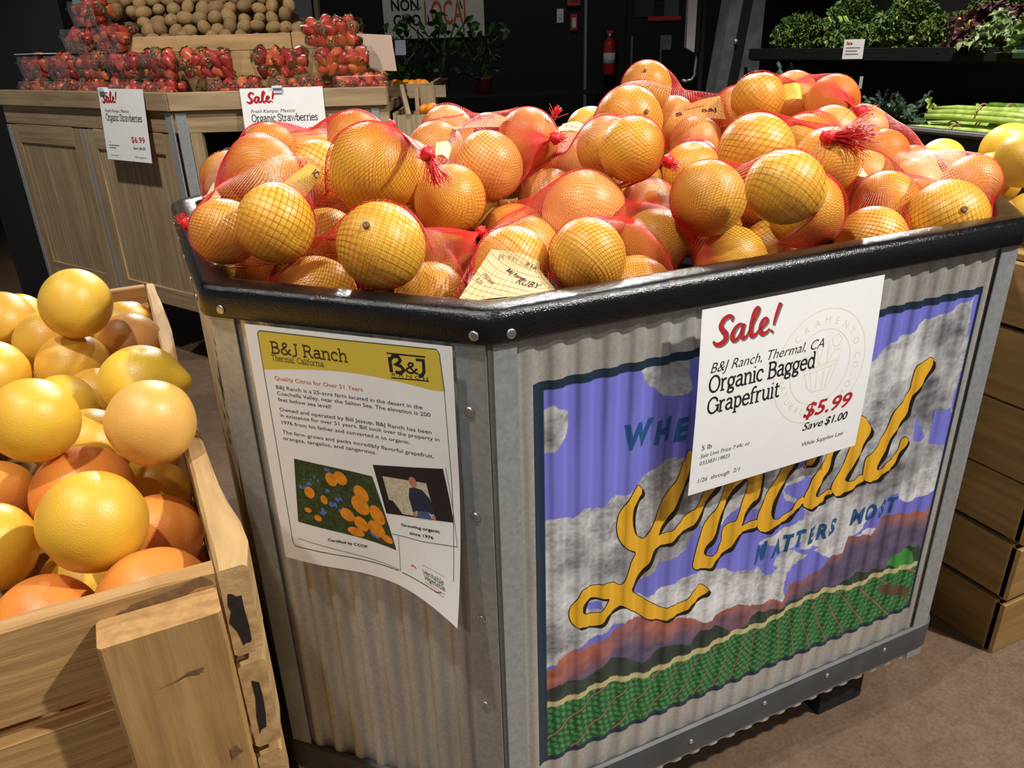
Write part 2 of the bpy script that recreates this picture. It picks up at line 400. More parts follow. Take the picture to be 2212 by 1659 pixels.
# shapes of the painting on the front panel, in metres on the panel (x along it, z up)
MUR = {'box':(.3085,.9785,.229,.766),'gold':[([(.4416,.611),(.4464,.605),(.448,.6016),(.448,.5974),(.4464,.595),(.4416,.592),(.439,.5892),(.436,.5838),(.4348,.5796),(.4342,.5724),(.4342,.5676),(.4348,.5604),(.4358,.5554),(.4382,.5476),(.4404,.5432),(.4446,.5378),(.4478,.535),(.4532,.532),(.4564,.5338),(.4606,.5422),(.463,.5478),(.466,.5562),(.4678,.5618),(.4702,.5702),(.473,.5752),(.479,.5818),(.4832,.5868),(.4898,.5952),(.4932,.6008),(.4968,.6092),(.4986,.6144),(.5004,.6216),(.503,.6272),(.509,.6368),(.513,.6376),(.519,.6304),(.5192,.6226),(.5138,.6064),(.5108,.5992),(.5072,.5938),(.5048,.5896),(.5012,.5824),(.4988,.5766),(.4952,.5664),(.4922,.5604),(.4868,.5526),(.4834,.548),(.4786,.542),(.476,.5382),(.473,.5328),(.475,.5308),(.484,.5302),(.4886,.5304),(.4934,.5316),(.4962,.5336),(.4998,.5384),(.5038,.5414),(.5122,.5456),(.517,.548),(.523,.551),(.5258,.5534),(.5282,.5576),(.5302,.5616),(.5338,.5694),(.5374,.5782),(.5446,.5968),(.5506,.603),(.5614,.603),(.5636,.598),(.5594,.583),(.5564,.5756),(.5516,.5684),(.5478,.564),(.5412,.558),(.538,.554),(.535,.548),(.533,.544),(.53,.538),(.5278,.5344),(.5242,.5296),(.5208,.5274),(.5142,.5256),(.51,.5248),(.504,.5242),(.5008,.5226),(.4972,.5184),(.4946,.5162),(.4904,.5138),(.4854,.5136),(.4746,.5154),(.47,.515),(.467,.512),(.4656,.5092),(.4644,.5038),(.4632,.5002),(.4608,.4948),(.458,.491),(.452,.485),(.4486,.4812),(.4444,.4758),(.4416,.4718),(.4374,.4652),(.4392,.4596),(.4488,.4494),(.4556,.443),(.4664,.434),(.472,.4288),(.478,.4222),(.4822,.4186),(.4888,.4144),(.493,.4134),(.499,.4146),(.5038,.4144),(.5122,.4126),(.5166,.4122),(.5214,.4128),(.5242,.4144),(.5278,.4186),(.5298,.4214),(.5322,.4256),(.5354,.4282),(.5426,.4318),(.5478,.4304),(.5562,.4226),(.5584,.4186),(.5566,.4144),(.554,.4124),(.548,.4106),(.5432,.4092),(.5348,.4068),(.531,.4046),(.528,.4004),(.5252,.3982),(.5198,.3958),(.5146,.3952),(.5044,.3958),(.499,.3954),(.493,.3936),(.4878,.395),(.4782,.401),(.4722,.4044),(.4638,.4086),(.4588,.4122),(.4522,.4188),(.4472,.4238),(.4388,.4322),(.4338,.4368),(.4272,.4422),(.423,.4432),(.417,.4408),(.4128,.4394),(.4062,.4376),(.403,.4352),(.4,.4298),(.3972,.4272),(.3918,.4248),(.386,.4258),(.374,.4312),(.3686,.433),(.3644,.433),(.3616,.4348),(.3574,.4402),(.3552,.4444),(.3528,.4516),(.3522,.4562),(.3528,.4628),(.3548,.467),(.3602,.473),(.3632,.4776),(.3668,.4854),(.3694,.4884),(.3736,.4896),(.379,.489),(.391,.486),(.3968,.4854),(.4022,.4866),(.4056,.4862),(.4104,.4838),(.4142,.481),(.4208,.475),(.424,.4742),(.427,.4778),(.4288,.4818),(.4312,.4902),(.4328,.496),(.4352,.505),(.4374,.51),(.4416,.516),(.4402,.5198),(.4318,.5252),(.4274,.5292),(.4226,.5358),(.42,.5406),(.417,.5484),(.4158,.5536),(.4152,.5614),(.4154,.5666),(.4166,.5744),(.419,.5798),(.425,.5882),(.4284,.5936),(.4326,.6014),(.4352,.6058),(.4388,.6112)],[[(.3758,.471),(.3812,.471),(.3858,.4698),(.3942,.4662),(.399,.4644),(.405,.4626),(.406,.4602),(.403,.4548),(.4008,.4514),(.3972,.4466),(.3948,.4448),(.3912,.4442),(.3868,.4452),(.3772,.4488),(.373,.4508),(.37,.4532),(.369,.456),(.369,.462),(.37,.4654),(.373,.4696)]]),([(.5684,.5756),(.5666,.5684),(.565,.5626),(.562,.5524),(.56,.547),(.557,.541),(.5542,.537),(.5488,.531),(.5452,.5266),(.5398,.5194),(.5372,.5142),(.5348,.5058),(.5334,.5002),(.5316,.4918),(.5304,.4848),(.5286,.4722),(.5288,.4668),(.5312,.4632),(.5356,.4606),(.5464,.4564),(.5518,.4546),(.5572,.4534),(.5602,.4554),(.5638,.4626),(.5668,.4658),(.5722,.4682),(.5768,.47),(.5852,.473),(.5892,.4764),(.5928,.4836),(.5952,.4876),(.5988,.4924),(.603,.4938),(.612,.4932),(.6166,.4934),(.6214,.4946),(.624,.4954),(.627,.4966),(.6278,.4994),(.6272,.5066),(.6246,.508),(.6174,.505),(.6122,.5038),(.6038,.5032),(.6024,.5066),(.6066,.5174),(.6098,.5234),(.6152,.5306),(.6186,.5346),(.6234,.5394),(.6254,.5444),(.6266,.5546),(.627,.562),(.627,.574),(.6262,.58),(.6238,.586),(.6202,.5894),(.6118,.5936),(.605,.5942),(.593,.5918),(.585,.5884),(.573,.5806)],[[(.5934,.5738),(.5976,.5762),(.6004,.576),(.6046,.573),(.6064,.5704),(.6076,.5656),(.607,.5622),(.604,.5568),(.602,.5524),(.599,.5446),(.5976,.5394),(.5964,.5316),(.5952,.5262),(.5928,.5178),(.5902,.5148),(.5848,.5142),(.581,.513),(.575,.51),(.5726,.5076),(.5714,.5034),(.5714,.5),(.5726,.494),(.572,.491),(.569,.488),(.5676,.485),(.5664,.479),(.5646,.476),(.5604,.473),(.5576,.4722),(.5534,.4728),(.551,.4742),(.548,.4778),(.5472,.4806),(.5478,.4854),(.5498,.489),(.5552,.495),(.5578,.4996),(.5602,.5074),(.5614,.5128),(.5626,.5212),(.5638,.5268),(.5662,.5352),(.5684,.5402),(.5726,.5468),(.5758,.5516),(.5812,.5594),(.5848,.5642),(.5902,.5708)]]),([(.6278,.4998),(.6272,.5112),(.6286,.5186),(.6334,.5294),(.6384,.5376),(.6486,.5514),(.653,.559),(.656,.568),(.6574,.5734),(.6586,.5806),(.6596,.5868),(.6614,.5982),(.667,.6032),(.682,.6068),(.6864,.6034),(.6846,.5896),(.6836,.582),(.6824,.573),(.6794,.5674),(.6716,.5596),(.667,.5546),(.661,.5474),(.6578,.5412),(.6542,.5298),(.6528,.5222),(.6522,.5108),(.6528,.505),(.6552,.499),(.659,.497),(.668,.497),(.674,.4976),(.683,.4994),(.6872,.5036),(.6908,.5144),(.6946,.5184),(.7024,.5196),(.7064,.5174),(.7106,.5096),(.7102,.5068),(.7048,.5062),(.7008,.5054),(.6942,.5036),(.6906,.501),(.6864,.495),(.684,.4918),(.681,.4882),(.676,.4872),(.664,.4878),(.658,.486),(.652,.48),(.647,.4796),(.638,.4844),(.6336,.488),(.6294,.494)],[]),([(.7082,.5052),(.7088,.5148),(.7102,.5202),(.7138,.5268),(.7156,.532),(.7174,.541),(.7194,.5468),(.7236,.5552),(.7272,.5606),(.7338,.5684),(.738,.5728),(.744,.5782),(.747,.5828),(.75,.5912),(.7548,.5942),(.7662,.5948),(.7668,.5922),(.7572,.5838),(.7528,.5792),(.7492,.5738),(.7478,.567),(.7472,.552),(.7446,.5446),(.7374,.5374),(.7334,.5328),(.7286,.5262),(.7266,.5222),(.7254,.5168),(.726,.5142),(.729,.5118),(.7324,.511),(.7396,.511),(.744,.5124),(.75,.5166),(.753,.5164),(.756,.5116),(.7548,.5094),(.7482,.5076),(.7458,.505),(.7452,.499),(.7418,.4972),(.7322,.4978),(.7272,.4972),(.7218,.4948),(.7176,.4956),(.7104,.5004)],[]),([(.7532,.5182),(.7538,.5248),(.7554,.5296),(.7596,.5374),(.7632,.5416),(.7698,.5464),(.773,.5512),(.776,.5608),(.7778,.5672),(.7802,.5768),(.7816,.5832),(.7834,.5928),(.7832,.5982),(.7808,.6048),(.779,.6098),(.776,.6182),(.7766,.6212),(.7814,.6218),(.7858,.6204),(.7942,.6156),(.8002,.6104),(.8098,.5996),(.813,.5938),(.813,.5872),(.8114,.5828),(.8066,.5762),(.8036,.5714),(.7994,.5636),(.7964,.5588),(.7916,.5522),(.7886,.5468),(.7844,.5372),(.7822,.5312),(.7798,.5228),(.7824,.5198),(.7926,.5192),(.7992,.5198),(.8088,.5222),(.8128,.521),(.8152,.515),(.8158,.5124),(.8152,.5106),(.8122,.5094),(.8038,.5076),(.7976,.5064),(.7874,.5046),(.7824,.5028),(.7776,.4992),(.7736,.4988),(.7664,.5012),(.7618,.5048),(.7552,.5132)],[]),([(.8138,.5164),(.8132,.5236),(.813,.5304),(.813,.5436),(.8144,.5494),(.8186,.5536),(.822,.557),(.828,.563),(.8324,.5678),(.8396,.5762),(.8428,.581),(.8452,.587),(.8466,.5928),(.8484,.6042),(.8496,.6094),(.8514,.6136),(.8548,.6174),(.8632,.6246),(.868,.629),(.874,.635),(.876,.6392),(.876,.6458),(.8764,.6524),(.8776,.6656),(.8802,.6718),(.8868,.6772),(.893,.6788),(.905,.6782),(.9094,.6752),(.9106,.6668),(.909,.661),(.903,.652),(.8986,.6466),(.8914,.6394),(.8874,.6356),(.8826,.6314),(.8806,.6276),(.8794,.6204),(.879,.6142),(.879,.6028),(.8762,.5962),(.8678,.5878),(.8624,.5826),(.8546,.5754),(.8516,.5712),(.8504,.5658),(.8496,.5608),(.8484,.5512),(.847,.5456),(.844,.5384),(.8422,.534),(.8398,.528),(.8396,.5248),(.8414,.5212),(.8432,.5204),(.8468,.5216),(.849,.524),(.852,.53),(.857,.5334),(.869,.5376),(.8738,.5408),(.8762,.5462),(.8772,.5506),(.8778,.5584),(.879,.5618),(.882,.5642),(.8844,.5632),(.8886,.5578),(.8876,.5526),(.8804,.5424),(.8776,.5364),(.8764,.5286),(.875,.5246),(.872,.5204),(.867,.5184),(.855,.5166),(.8498,.5136),(.8462,.5064),(.8416,.5046),(.8314,.5064),(.8252,.5084),(.8168,.5126)],[]),([(.6968,.566),(.7022,.566),(.706,.5654),(.712,.5636),(.7148,.5646),(.7172,.5694),(.7186,.5742),(.7204,.5838),(.7172,.5868),(.7058,.5862),(.702,.5834),(.702,.5756),(.7006,.5716),(.6964,.5674)],[])],'ridge':[(.309,.381),(.331,.382),(.337,.394),(.365,.399),(.395,.398),(.414,.405),(.435,.418),(.456,.412),(.493,.395),(.532,.382),(.554,.364),(.566,.364),(.593,.374),(.629,.368),(.652,.357),(.667,.362),(.693,.349),(.701,.37),(.72,.374),(.747,.377),(.763,.385),(.783,.399),(.801,.398),(.808,.422),(.851,.413),(.875,.437),(.927,.426),(.988,.416)],'dark_hill':[(.308,.346),(.335,.353),(.387,.348),(.409,.363),(.431,.359),(.46,.336),(.496,.351),(.536,.335),(.555,.353),(.58,.351),(.614,.324),(.653,.346),(.693,.336),(.725,.345),(.77,.345),(.807,.337),(.834,.349),(.88,.339),(.906,.335),(.944,.361),(.99,.338)],'tan':[(.308,.326),(.337,.325),(.361,.322),(.41,.328),(.465,.313),(.518,.316),(.563,.316),(.608,.324),(.668,.319),(.726,.334),(.778,.337),(.84,.322),(.879,.328),(.928,.322),(.989,.315)],'clouds':[[(.311,.597),(.334,.6),(.357,.59),(.37,.602),(.393,.593),(.404,.605),(.424,.599),(.441,.613),(.469,.633),(.519,.629),(.577,.598),(.625,.564),(.598,.538),(.571,.518),(.528,.525),(.516,.491),(.482,.488),(.459,.472),(.429,.465),(.464,.445),(.491,.452),(.534,.454),(.563,.451),(.612,.425),(.643,.428),(.657,.409),(.694,.408),(.695,.347),(.589,.348),(.542,.359),(.417,.416),(.365,.401),(.308,.381)],[(.315,.728),(.329,.736),(.351,.725),(.348,.699),(.334,.683),(.315,.682)],[(.429,.762),(.458,.767),(.494,.771),(.511,.717),(.486,.711),(.448,.737)],[(.765,.688),(.788,.693),(.806,.703),(.819,.716),(.855,.722),(.877,.737),(.911,.738),(.968,.754),(.976,.673),(.969,.604),(.987,.495),(.975,.45),(.917,.447),(.884,.469),(.842,.45),(.849,.4),(.817,.398),(.781,.402),(.741,.427),(.716,.428),(.711,.504),(.677,.522),(.657,.548),(.714,.581),(.754,.626)],[(.667,.425),(.689,.44),(.726,.416),(.711,.406),(.687,.398)],[(.562,.608),(.668,.58),(.645,.524),(.6,.523)],[(.637,.469),(.699,.478),(.733,.475),(.722,.441),(.681,.439)],[(.743,.419),(.801,.431),(.864,.435),(.846,.392),(.774,.392)]],'blues':[[(.897,.588),(.909,.586),(.924,.556),(.914,.548),(.906,.55)],[(.937,.59),(.969,.588),(.978,.524),(.936,.537)],[(.372,.47),(.396,.461),(.4,.446),(.38,.453)],[(.666,.539),(.704,.549),(.731,.535),(.711,.508)],[(.813,.419),(.86,.452),(.883,.453),(.907,.45),(.969,.436),(.972,.406),(.905,.418),(.848,.424)]],'dark':[(.44,.506,.042,.028,.45),(.508,.514,.036,.032,.5),(.351,.523,.038,.026,.35),(.51,.571,.028,.027,.4),(.606,.472,.04,.02,.4),(.626,.55,.032,.043,.4),(.911,.61,.05,.046,.55),(.923,.697,.038,.043,.45),(.825,.676,.054,.035,.2),(.748,.53,.054,.039,.4),(.843,.488,.059,.033,.35),(.899,.518,.051,.033,.4),(.329,.709,.022,.022,.35),(.478,.747,.031,.028,.35),(.333,.428,.038,.028,.3),(.746,.449,.046,.025,.25)],'patches':[([(.902,.34),(.914,.355),(.939,.358),(.96,.339),(.969,.316),(.942,.317)],(62,140,60)),([(.945,.358),(.969,.353),(.984,.311),(.965,.318)],(40,70,44)),([(.885,.303),(.915,.298),(.971,.272),(.969,.254),(.905,.284)],(92,70,56))],'blue':[('W',.441,.678,.03),('H',.472,.675,.028),('E',.498,.671,.028),('M',.643,.45,.028),('A',.669,.449,.025),('T',.69,.451,.026),('T',.713,.449,.026),('E',.732,.45,.025),('R',.751,.449,.024),('S',.771,.45,.024),('M',.817,.454,.025),('O',.844,.452,.025),('S',.866,.452,.024),('T',.885,.454,.024)],'vp':(.673,.494),'purple':0}
# ------------------------------------------------------------- the room
def struct(name, v, f, mat): return tag(mk(name, v, f, mat), kind='structure')
struct('floor', [(-7, -2.5, 0), (9, -2.5, 0), (9, 12, 0), (-7, 12, 0)], [(0, 1, 2, 3)], M['floor'])
def wallquad(name, a, b, z0, z1, th, mat):
    a = Vector(a); b = Vector(b); d = (b - a).normalized(); n = Vector((-d.y, d.x, 0)) * th
    mb = MB(); p = [a, b, b + n, a + n]
    v = [q + Vector((0, 0, z)) for z in (z0, z1) for q in p]
    return tag(mb.add(v, [(3, 2, 1, 0), (4, 5, 6, 7), (0, 1, 5, 4), (1, 2, 6, 5), (2, 3, 7, 6), (3, 0, 4, 7)]).build(name, mat), kind='structure')
wallquad('wall_back', BF(-6, 7.5), BF(5, 7.5), 0, 3.6, .1, M['wallblack'])
wallquad('wall_right', BF(5, 7.5), BF(5, 1.5), 0, 3.6, .1, M['wallblack'])
mb = MB(); v = [(-7, -2.5, 3.6), (9, -2.5, 3.6), (9, 12, 3.6), (-7, 12, 3.6)]
struct('ceiling', v + [(x, y, 3.7) for x, y, z in v], [(0, 1, 2, 3), (7, 6, 5, 4), (0, 4, 5, 1), (1, 5, 6, 2), (2, 6, 7, 3), (3, 7, 4, 0)], M['wallblack'])

def bfbox(mb, l0, l1, f0, f1, z0, z1):
    c = BF((l0+l1)/2, (f0+f1)/2, (z0+z1)/2); d = (l1-l0, f1-f0, z1-z0); A = (RT, HD, Vector((0, 0, 1)))
    k = max(range(3), key=lambda i: d[i])
    return mb.board(c, A[k], A[(k+1) % 3], d[k], d[(k+1) % 3], d[(k+2) % 3])
def bfobj(name, boxes, mat, parent=None):
    mb = MB()
    for b in boxes: bfbox(mb, *b)
    return mb.build(name, mat, parent)
bfobj('trim_1', [(.728, .752, 7.44, 7.5, 0, 3.2)], M['slate']); bpy.data.objects['trim_1']['kind'] = 'structure'
# a pale post and a door edge far behind the kiwis
for nm, l0, l1, m in (('trim_2', -1.81, -1.64, 'slate'), ('trim_3', -1.62, -1.58, 'ochre'), ('trim_4', -2.06, -2.0, 'slate'), ('trim_5', -1.96, -1.83, 'greymetal')):
    tag(bfobj(nm, [(l0, l1, 7.42, 7.5, 0, 2.6)], M[m]), kind='structure')

# door with a dark window, beyond the aisle
d = tag(bfobj('door_1', [(1.10, 1.72, 7.44, 7.5, 0, 2.1)], M['black']), kind='structure')
bfobj('window_pane', [(1.17, 1.33, 7.425, 7.438, 1.25, 1.75), (1.42, 1.55, 7.425, 7.438, 1.25, 1.75)], M['glassdark'], d)
bfobj('lower_panel', [(1.14, 1.16, 7.425, 7.438, .5, 1.1), (1.40, 1.42, 7.425, 7.438, .5, 1.1), (1.42, 1.50, 7.425, 7.438, .98, 1.1)], M['greymetal'], d)
bfobj('warning_sticker', [(1.28, 1.57, 7.41, 7.424, 1.215, 1.25)], M['red'], d)
bfobj('round_sticker', [(1.30, 1.39, 7.41, 7.424, 1.39, 1.5)], M['red'], d)
# fire extinguisher
r = empty('fire_extinguisher', BF(.955, 7.38, .79), 'red fire extinguisher with white label hanging on the black wall', 'fire extinguisher')
c0 = BF(.945, 7.38, 0)
MB().lathe(c0 + Vector((0, 0, .79)), (0, 0, 1), [(.045, 0), (.052, .01), (.052, .25), (.045, .275), (.02, .295), (.016, .31)], 16).build('cylinder', M['red'], r, True)
MB().lathe(c0 + Vector((0, 0, .885)), (0, 0, 1), [(.0535, 0), (.0535, .085)], 16).build('label', M['white'], r, True)
MB().lathe(c0 + Vector((0, 0, 1.10)), (0, 0, 1), [(.02, 0), (.022, .01), (.014, .05)], 10).build('valve', M['steel'], r)
mb = MB(); bfbox(mb, .92, .97, 7.36, 7.40, 1.125, 1.15); mb.build('handle', M['red'], r)
MB().tube([c0 + Vector((0, 0, 1.12)), c0 + RT*.05 + Vector((0, 0, 1.10)), c0 + RT*.062 + Vector((0, 0, 1.0)), c0 + RT*.06 + Vector((0, 0, .93))], .009, 8).build('hose', M['black'], r, True)
# switch and alarm pull
r = tag(bfobj('light_switch', [(.488, .548, 7.475, 7.498, 1.225, 1.335)], M['white']), 'white switch plate on the black back wall', 'switch')
bfobj('toggle', [(.508, .528, 7.462, 7.474, 1.26, 1.30)], M['white'], r)
r = tag(bfobj('alarm_pull_station', [(.607, .667, 7.46, 7.498, 1.16, 1.29)], M['red']), 'small red fire alarm pull beside the white switch', 'alarm')
bfobj('pull_bar', [(.62, .654, 7.448, 7.459, 1.18, 1.26)], M['white'], r)
r = tag(bfobj('alarm_box', [(.578, .688, 7.44, 7.498, 1.355, 1.52)], M['red']), 'red framed box high on the black wall above the alarm pull', 'box')
bfobj('glass_front', [(.598, .668, 7.43, 7.439, 1.385, 1.50)], M['glassdark'], r)
# sign on the back wall
r = tag(bfobj('wall_sign', [(-1.03, -.15, 7.455, 7.497, 1.13, 1.62)], M['whitesign']), 'off white wall sign reading NON GMO LOCAL behind the plants', 'sign')
sg = lambda x, y, o: BF(-1.03 + x, 7.453 - o, 1.13 + y)
Flat().text('NON', .075, .225, .125, .24, bold=.02).text('GMO', .085, .105, .125, .24, bold=.02).build('dark_lettering', M['ink'], r, sg, .002)
Flat().text('LOCAL', .36, .11, .27, .40, bold=.012).build('orange_lettering', M['inkorange'], r, sg, .002)
# steel end of the greens case and the cooler door handle beside it
r = empty('case_end_panel', (2.2, 2.68, 0), 'scuffed grey steel end panel standing left of the leafy greens', 'panel')
def slab(pts, y0, y1): 
    n = len(pts); v = [(x, y0, z) for x, z in pts] + [(x, y1, z) for x, z in pts]
    return v, [tuple(range(n)), tuple(range(2*n-1, n-1, -1))] + [(i, i+n, (i+1) % n+n, (i+1) % n) for i in range(n)]
MB().add(*slab([(2.205, .5), (2.385, .5), (2.392, 1.6), (2.36, 1.6)], 2.70, 2.76)).build('steel_sheet', M['greymetal'], r)
MB().add(*slab([(2.085, .5), (2.14, .5), (2.30, 1.6), (2.24, 1.6)], 2.66, 2.72)).build('outer_post', M['greymetal'], r)
MB().add(*slab([(2.142, .5), (2.20, .5), (2.355, 1.6), (2.302, 1.6)], 2.668, 2.71)).build('black_seal', M['black'], r)
MB().box(2.1, 2.38, 2.67, 2.76, 0, .499).build('panel_foot', M['black'], r)
MB().lathe((2.222, 2.66, 1.058), (0, -1, 0), [(.012, 0), (.012, .004), (.006, .010)], 12).build('rivet', M['steel'], r, True)
r = empty('cooler_door_handle', BF(.80, 3.5, 1.0), 'rounded white plate with a curved metal hook, dangling beside the steel panel', 'handle')
mb = MB()
pts = [(.765, 1.04), (.80, 1.02), (.80, 1.5), (.775, 1.5), (.762, 1.30)]
n = 5; v = [BF(l, f, z) for f in (3.48, 3.52) for l, z in pts]
mb.add(v, [(0, 1, 2, 3, 4), (9, 8, 7, 6, 5)] + [(i, i+5, (i+1) % 5+5, (i+1) % 5) for i in range(5)]).build('plate', M['white'], r)
mb = MB(); bfbox(mb, .8005, .818, 3.47, 3.53, 1.02, 1.5); bfbox(mb, .8185, .836, 3.46, 3.54, 0, 2.2); mb.build('backing', M['black'], r)
MB().tube([BF(.816, 3.5, 1.03), BF(.815, 3.5, .98), BF(.812, 3.5, .93), BF(.80, 3.5, .912), BF(.775, 3.5, .908), BF(.757, 3.5, .915)], .008, 8).build('hook', M['steel'], r, True)
# ------------------------------------------------------------- the grapefruit bin
OC = [(.2586, .6207), (1.030, .6207), (1.262, .8527), (1.262, 1.42), (1.030, 1.652), (.2586, 1.652), (.023, 1.42), (.023, .8563)]
def inset(d):
    n = 8; out = []
    for i in range(n):
        p = Vector(OC[i]); a = Vector(OC[i-1]); b = Vector(OC[(i+1) % n])
        d1 = (p-a).normalized(); d2 = (b-p).normalized(); n1 = Vector((-d1.y, d1.x)); n2 = Vector((-d2.y, d2.x))
        m = (n1+n2).normalized(); out.append(p + m*(d/m.dot(n1)))
    return out
def rounded(d, c):
    P = inset(d); out = []
    for i in range(8):
        p = P[i]; a = (P[i-1]-p).normalized(); b = (P[(i+1) % 8]-p).normalized()
        for t in (0, .33, .67, 1):
            q0 = p+a*c; q1 = p+b*c; out.append(q0*(1-t)**2 + p*2*t*(1-t) + q1*t*t)
    return out
def sweep(mb, prof, closed, c=.014):
    rings = [[Vector((p.x, p.y, z)) for p in rounded(d, c)] for d, z in prof]; n = len(rings[0]); m = len(rings)
    v = [p for r in rings for p in r]; f = []
    for i in range(m if closed else m-1):
        k = (i+1) % m
        for j in range(n): f.append((i*n+j, k*n+j, k*n+(j+1) % n, i*n+(j+1) % n))
    return mb.add(v, f)
bin_ = empty('produce_bin', (.64, 1.13, 0), 'eight sided corrugated metal produce bin with black rim, full of bagged grapefruit', 'bin')
rim = sweep(MB(), [(.001, .8195), (0, .822), (0, .842), (.0015, .8475), (.006, .852), (.011, .8535), (.030, .8535), (.037, .852), (.0415, .848), (.043, .842), (.043, .79), (.030, .79), (.030, .8195)], True).build('rim', M['rim'], bin_, True)
sweep(MB(), [(.040, .80), (.045, .58)], False).build('liner', M['black'], bin_)
P = inset(.046); MB().add([(p.x, p.y, z) for z in (.578, .60) for p in P], [tuple(range(7, -1, -1)), tuple(range(8, 16))]).build('bin_floor', M['black'], bin_)
PER = .0325
def prof(x, a=.0018): s = math.sin(2*math.pi*x/PER); return a*math.tanh(1.8*s)/math.tanh(1.8)
BO = inset(.0125); YA = BO[0].y
def sheet(a, b, z0, z1, nrm, name, flat=.03, amp=.0045):
    a = Vector((a.x, a.y, 0)); b = Vector((b.x, b.y, 0)); L = (b-a).length; e = (b-a)/L; n = Vector((nrm[0], nrm[1], 0)).normalized()
    N = int(L/.0022); v = []
    for i in range(N+1):
        s = L*i/N; k = min(1, max(0, (min(s, L-s)-flat)/.008)); q = a + e*s + n*(prof(s, amp)*k)
        v += [(q.x, q.y, z0), (q.x, q.y, z1)]
    return mk(name, v, np.array([(2*i, 2*i+2, 2*i+3, 2*i+1) for i in range(N)]), M['galv'], bin_, True)
front = sheet(BO[0], BO[1], .12, .825, (0, -1), 'corrugated_panel', amp=.0018)
cham = sheet(BO[7], BO[0], .12, .825, (-1, -1), 'corrugated_panel')
sheet(BO[1], BO[2], .12, .825, (1, -1), 'corrugated_panel'); sheet(BO[2], BO[3], .12, .825, (1, 0), 'corrugated_panel')
sheet(BO[3], BO[4], .12, .825, (1, 1), 'corrugated_panel'); sheet(BO[4], BO[5], .12, .825, (0, 1), 'corrugated_panel'); sheet(BO[5], BO[6], .12, .825, (-1, 1), 'corrugated_panel')
sidep = MB().box(BO[7].x-.001, BO[7].x+.016, BO[7].y-.002, BO[6].y, .12, .826).build('wooden_side_panel', M['palewood'], bin_)
mb = MB()
for i in range(46):
    yy = rnd.uniform(.0, .34); zz = .78 - yy*.9 + rnd.gauss(0, .035); yy += BO[7].y
    w, h = rnd.uniform(.004, .03), rnd.uniform(.003, .010)
    if rnd.random() < .3: w, h = h, w*1.5
    mb.add([(BO[7].x-.0014, yy, zz), (BO[7].x-.0014, yy, zz+h), (BO[7].x-.0014, yy+w, zz+h), (BO[7].x-.0014, yy+w, zz)], [(0, 1, 2, 3)])
mb.build('stencil_marks', M['ink'], sidep)
# corner strips at the seam, with rivets
e = Vector((.70711, -.70711)); nB = Vector((-.70711, -.70711))
def BS(s, z, off): q = BO[7] + e*s + nB*off; return Vector((q.x, q.y, z))
LB = (BO[0]-BO[7]).length
def strip(mb, f0, f1, z0, z1, surf, th):
    v = [surf(s, z, o) for o in (.0045, .0045+th) for s, z in ((f0, z0), (f1, z0), (f1, z1), (f0, z1))]
    return mb.add(v, [(3, 2, 1, 0), (4, 5, 6, 7), (0, 1, 5, 4), (1, 2, 6, 5), (2, 3, 7, 6), (3, 0, 4, 7)])
def AS(x, z, off): return Vector((x, YA - off, z))
ct = strip(MB(), LB-.034, LB-.002, .12, .822, BS, .0015).build('corner_trim', M['trimmetal'], bin_)
mb = MB(); strip(mb, BO[0].x+.001, BO[0].x+.026, .12, .822, AS, .0015).build('corner_trim', M['trimmetal'], bin_)
strip(MB(), .0, .03, .12, .822, BS, .0015).build('corner_trim', M['trimmetal'], bin_)
strip(MB(), BO[1].x-.034, BO[1].x-.001, .12, .822, AS, .0015).build('corner_trim', M['trimmetal'], bin_)
for z in (.745, .621, .484, .353, .235):
    p = BS(LB-.022, z, .006); MB().lathe(p, (nB.x, nB.y, 0), [(.0058, 0), (.0056, .0012), (.0036, .0024), (.0012, .0018)], 14).build('rivet', M['steel'], ct, True)
def screw(p, n, par, r=.0052): MB().lathe(p, n, [(r, 0), (r, .0012), (r*.7, .0018), (r*.3, .0016)], 12).build('screw', M['steel'], par, True)
for p, n in (((.042, .8375, .829), nB), ((.2475, .632, .829), nB), ((.281, .6207, .829), Vector((0, -1)))): screw(p, (n.x, n.y, 0), rim)
for y in (.90, .98, 1.10, 1.22, 1.34): screw((.023, y, .829), (-1, 0, 0), rim, .004)
# skirt board and feet
sk = sweep(MB(), [(.004, .138), (.003, .186), (.0075, .188), (.012, .186), (.012, .138)], True).build('skirt', M['darkgrey'], bin_)
for x, z in ((.926, .17), (.803, .17), (.679, .171), (.546, .16), (.40, .165)): screw((x, .6242, z), (0, -1, 0), sk, .004)
for x0, y0 in ((.87, .68), (.33, .68), (.12, .95), (1.08, .95), (.33, 1.5), (.87, 1.5)):
    MB().box(x0, x0+.10, y0, y0+.09, 0, .14).build('foot', M['black'], bin_)
MB().add([(p.x, p.y, z) for z in (.125, .14) for p in inset(.02)], [tuple(range(7, -1, -1)), tuple(range(8, 16))] + [(i, (i+1) % 8, 8+(i+1) % 8, 8+i) for i in range(8)]).build('base_board', M['black'], bin_)

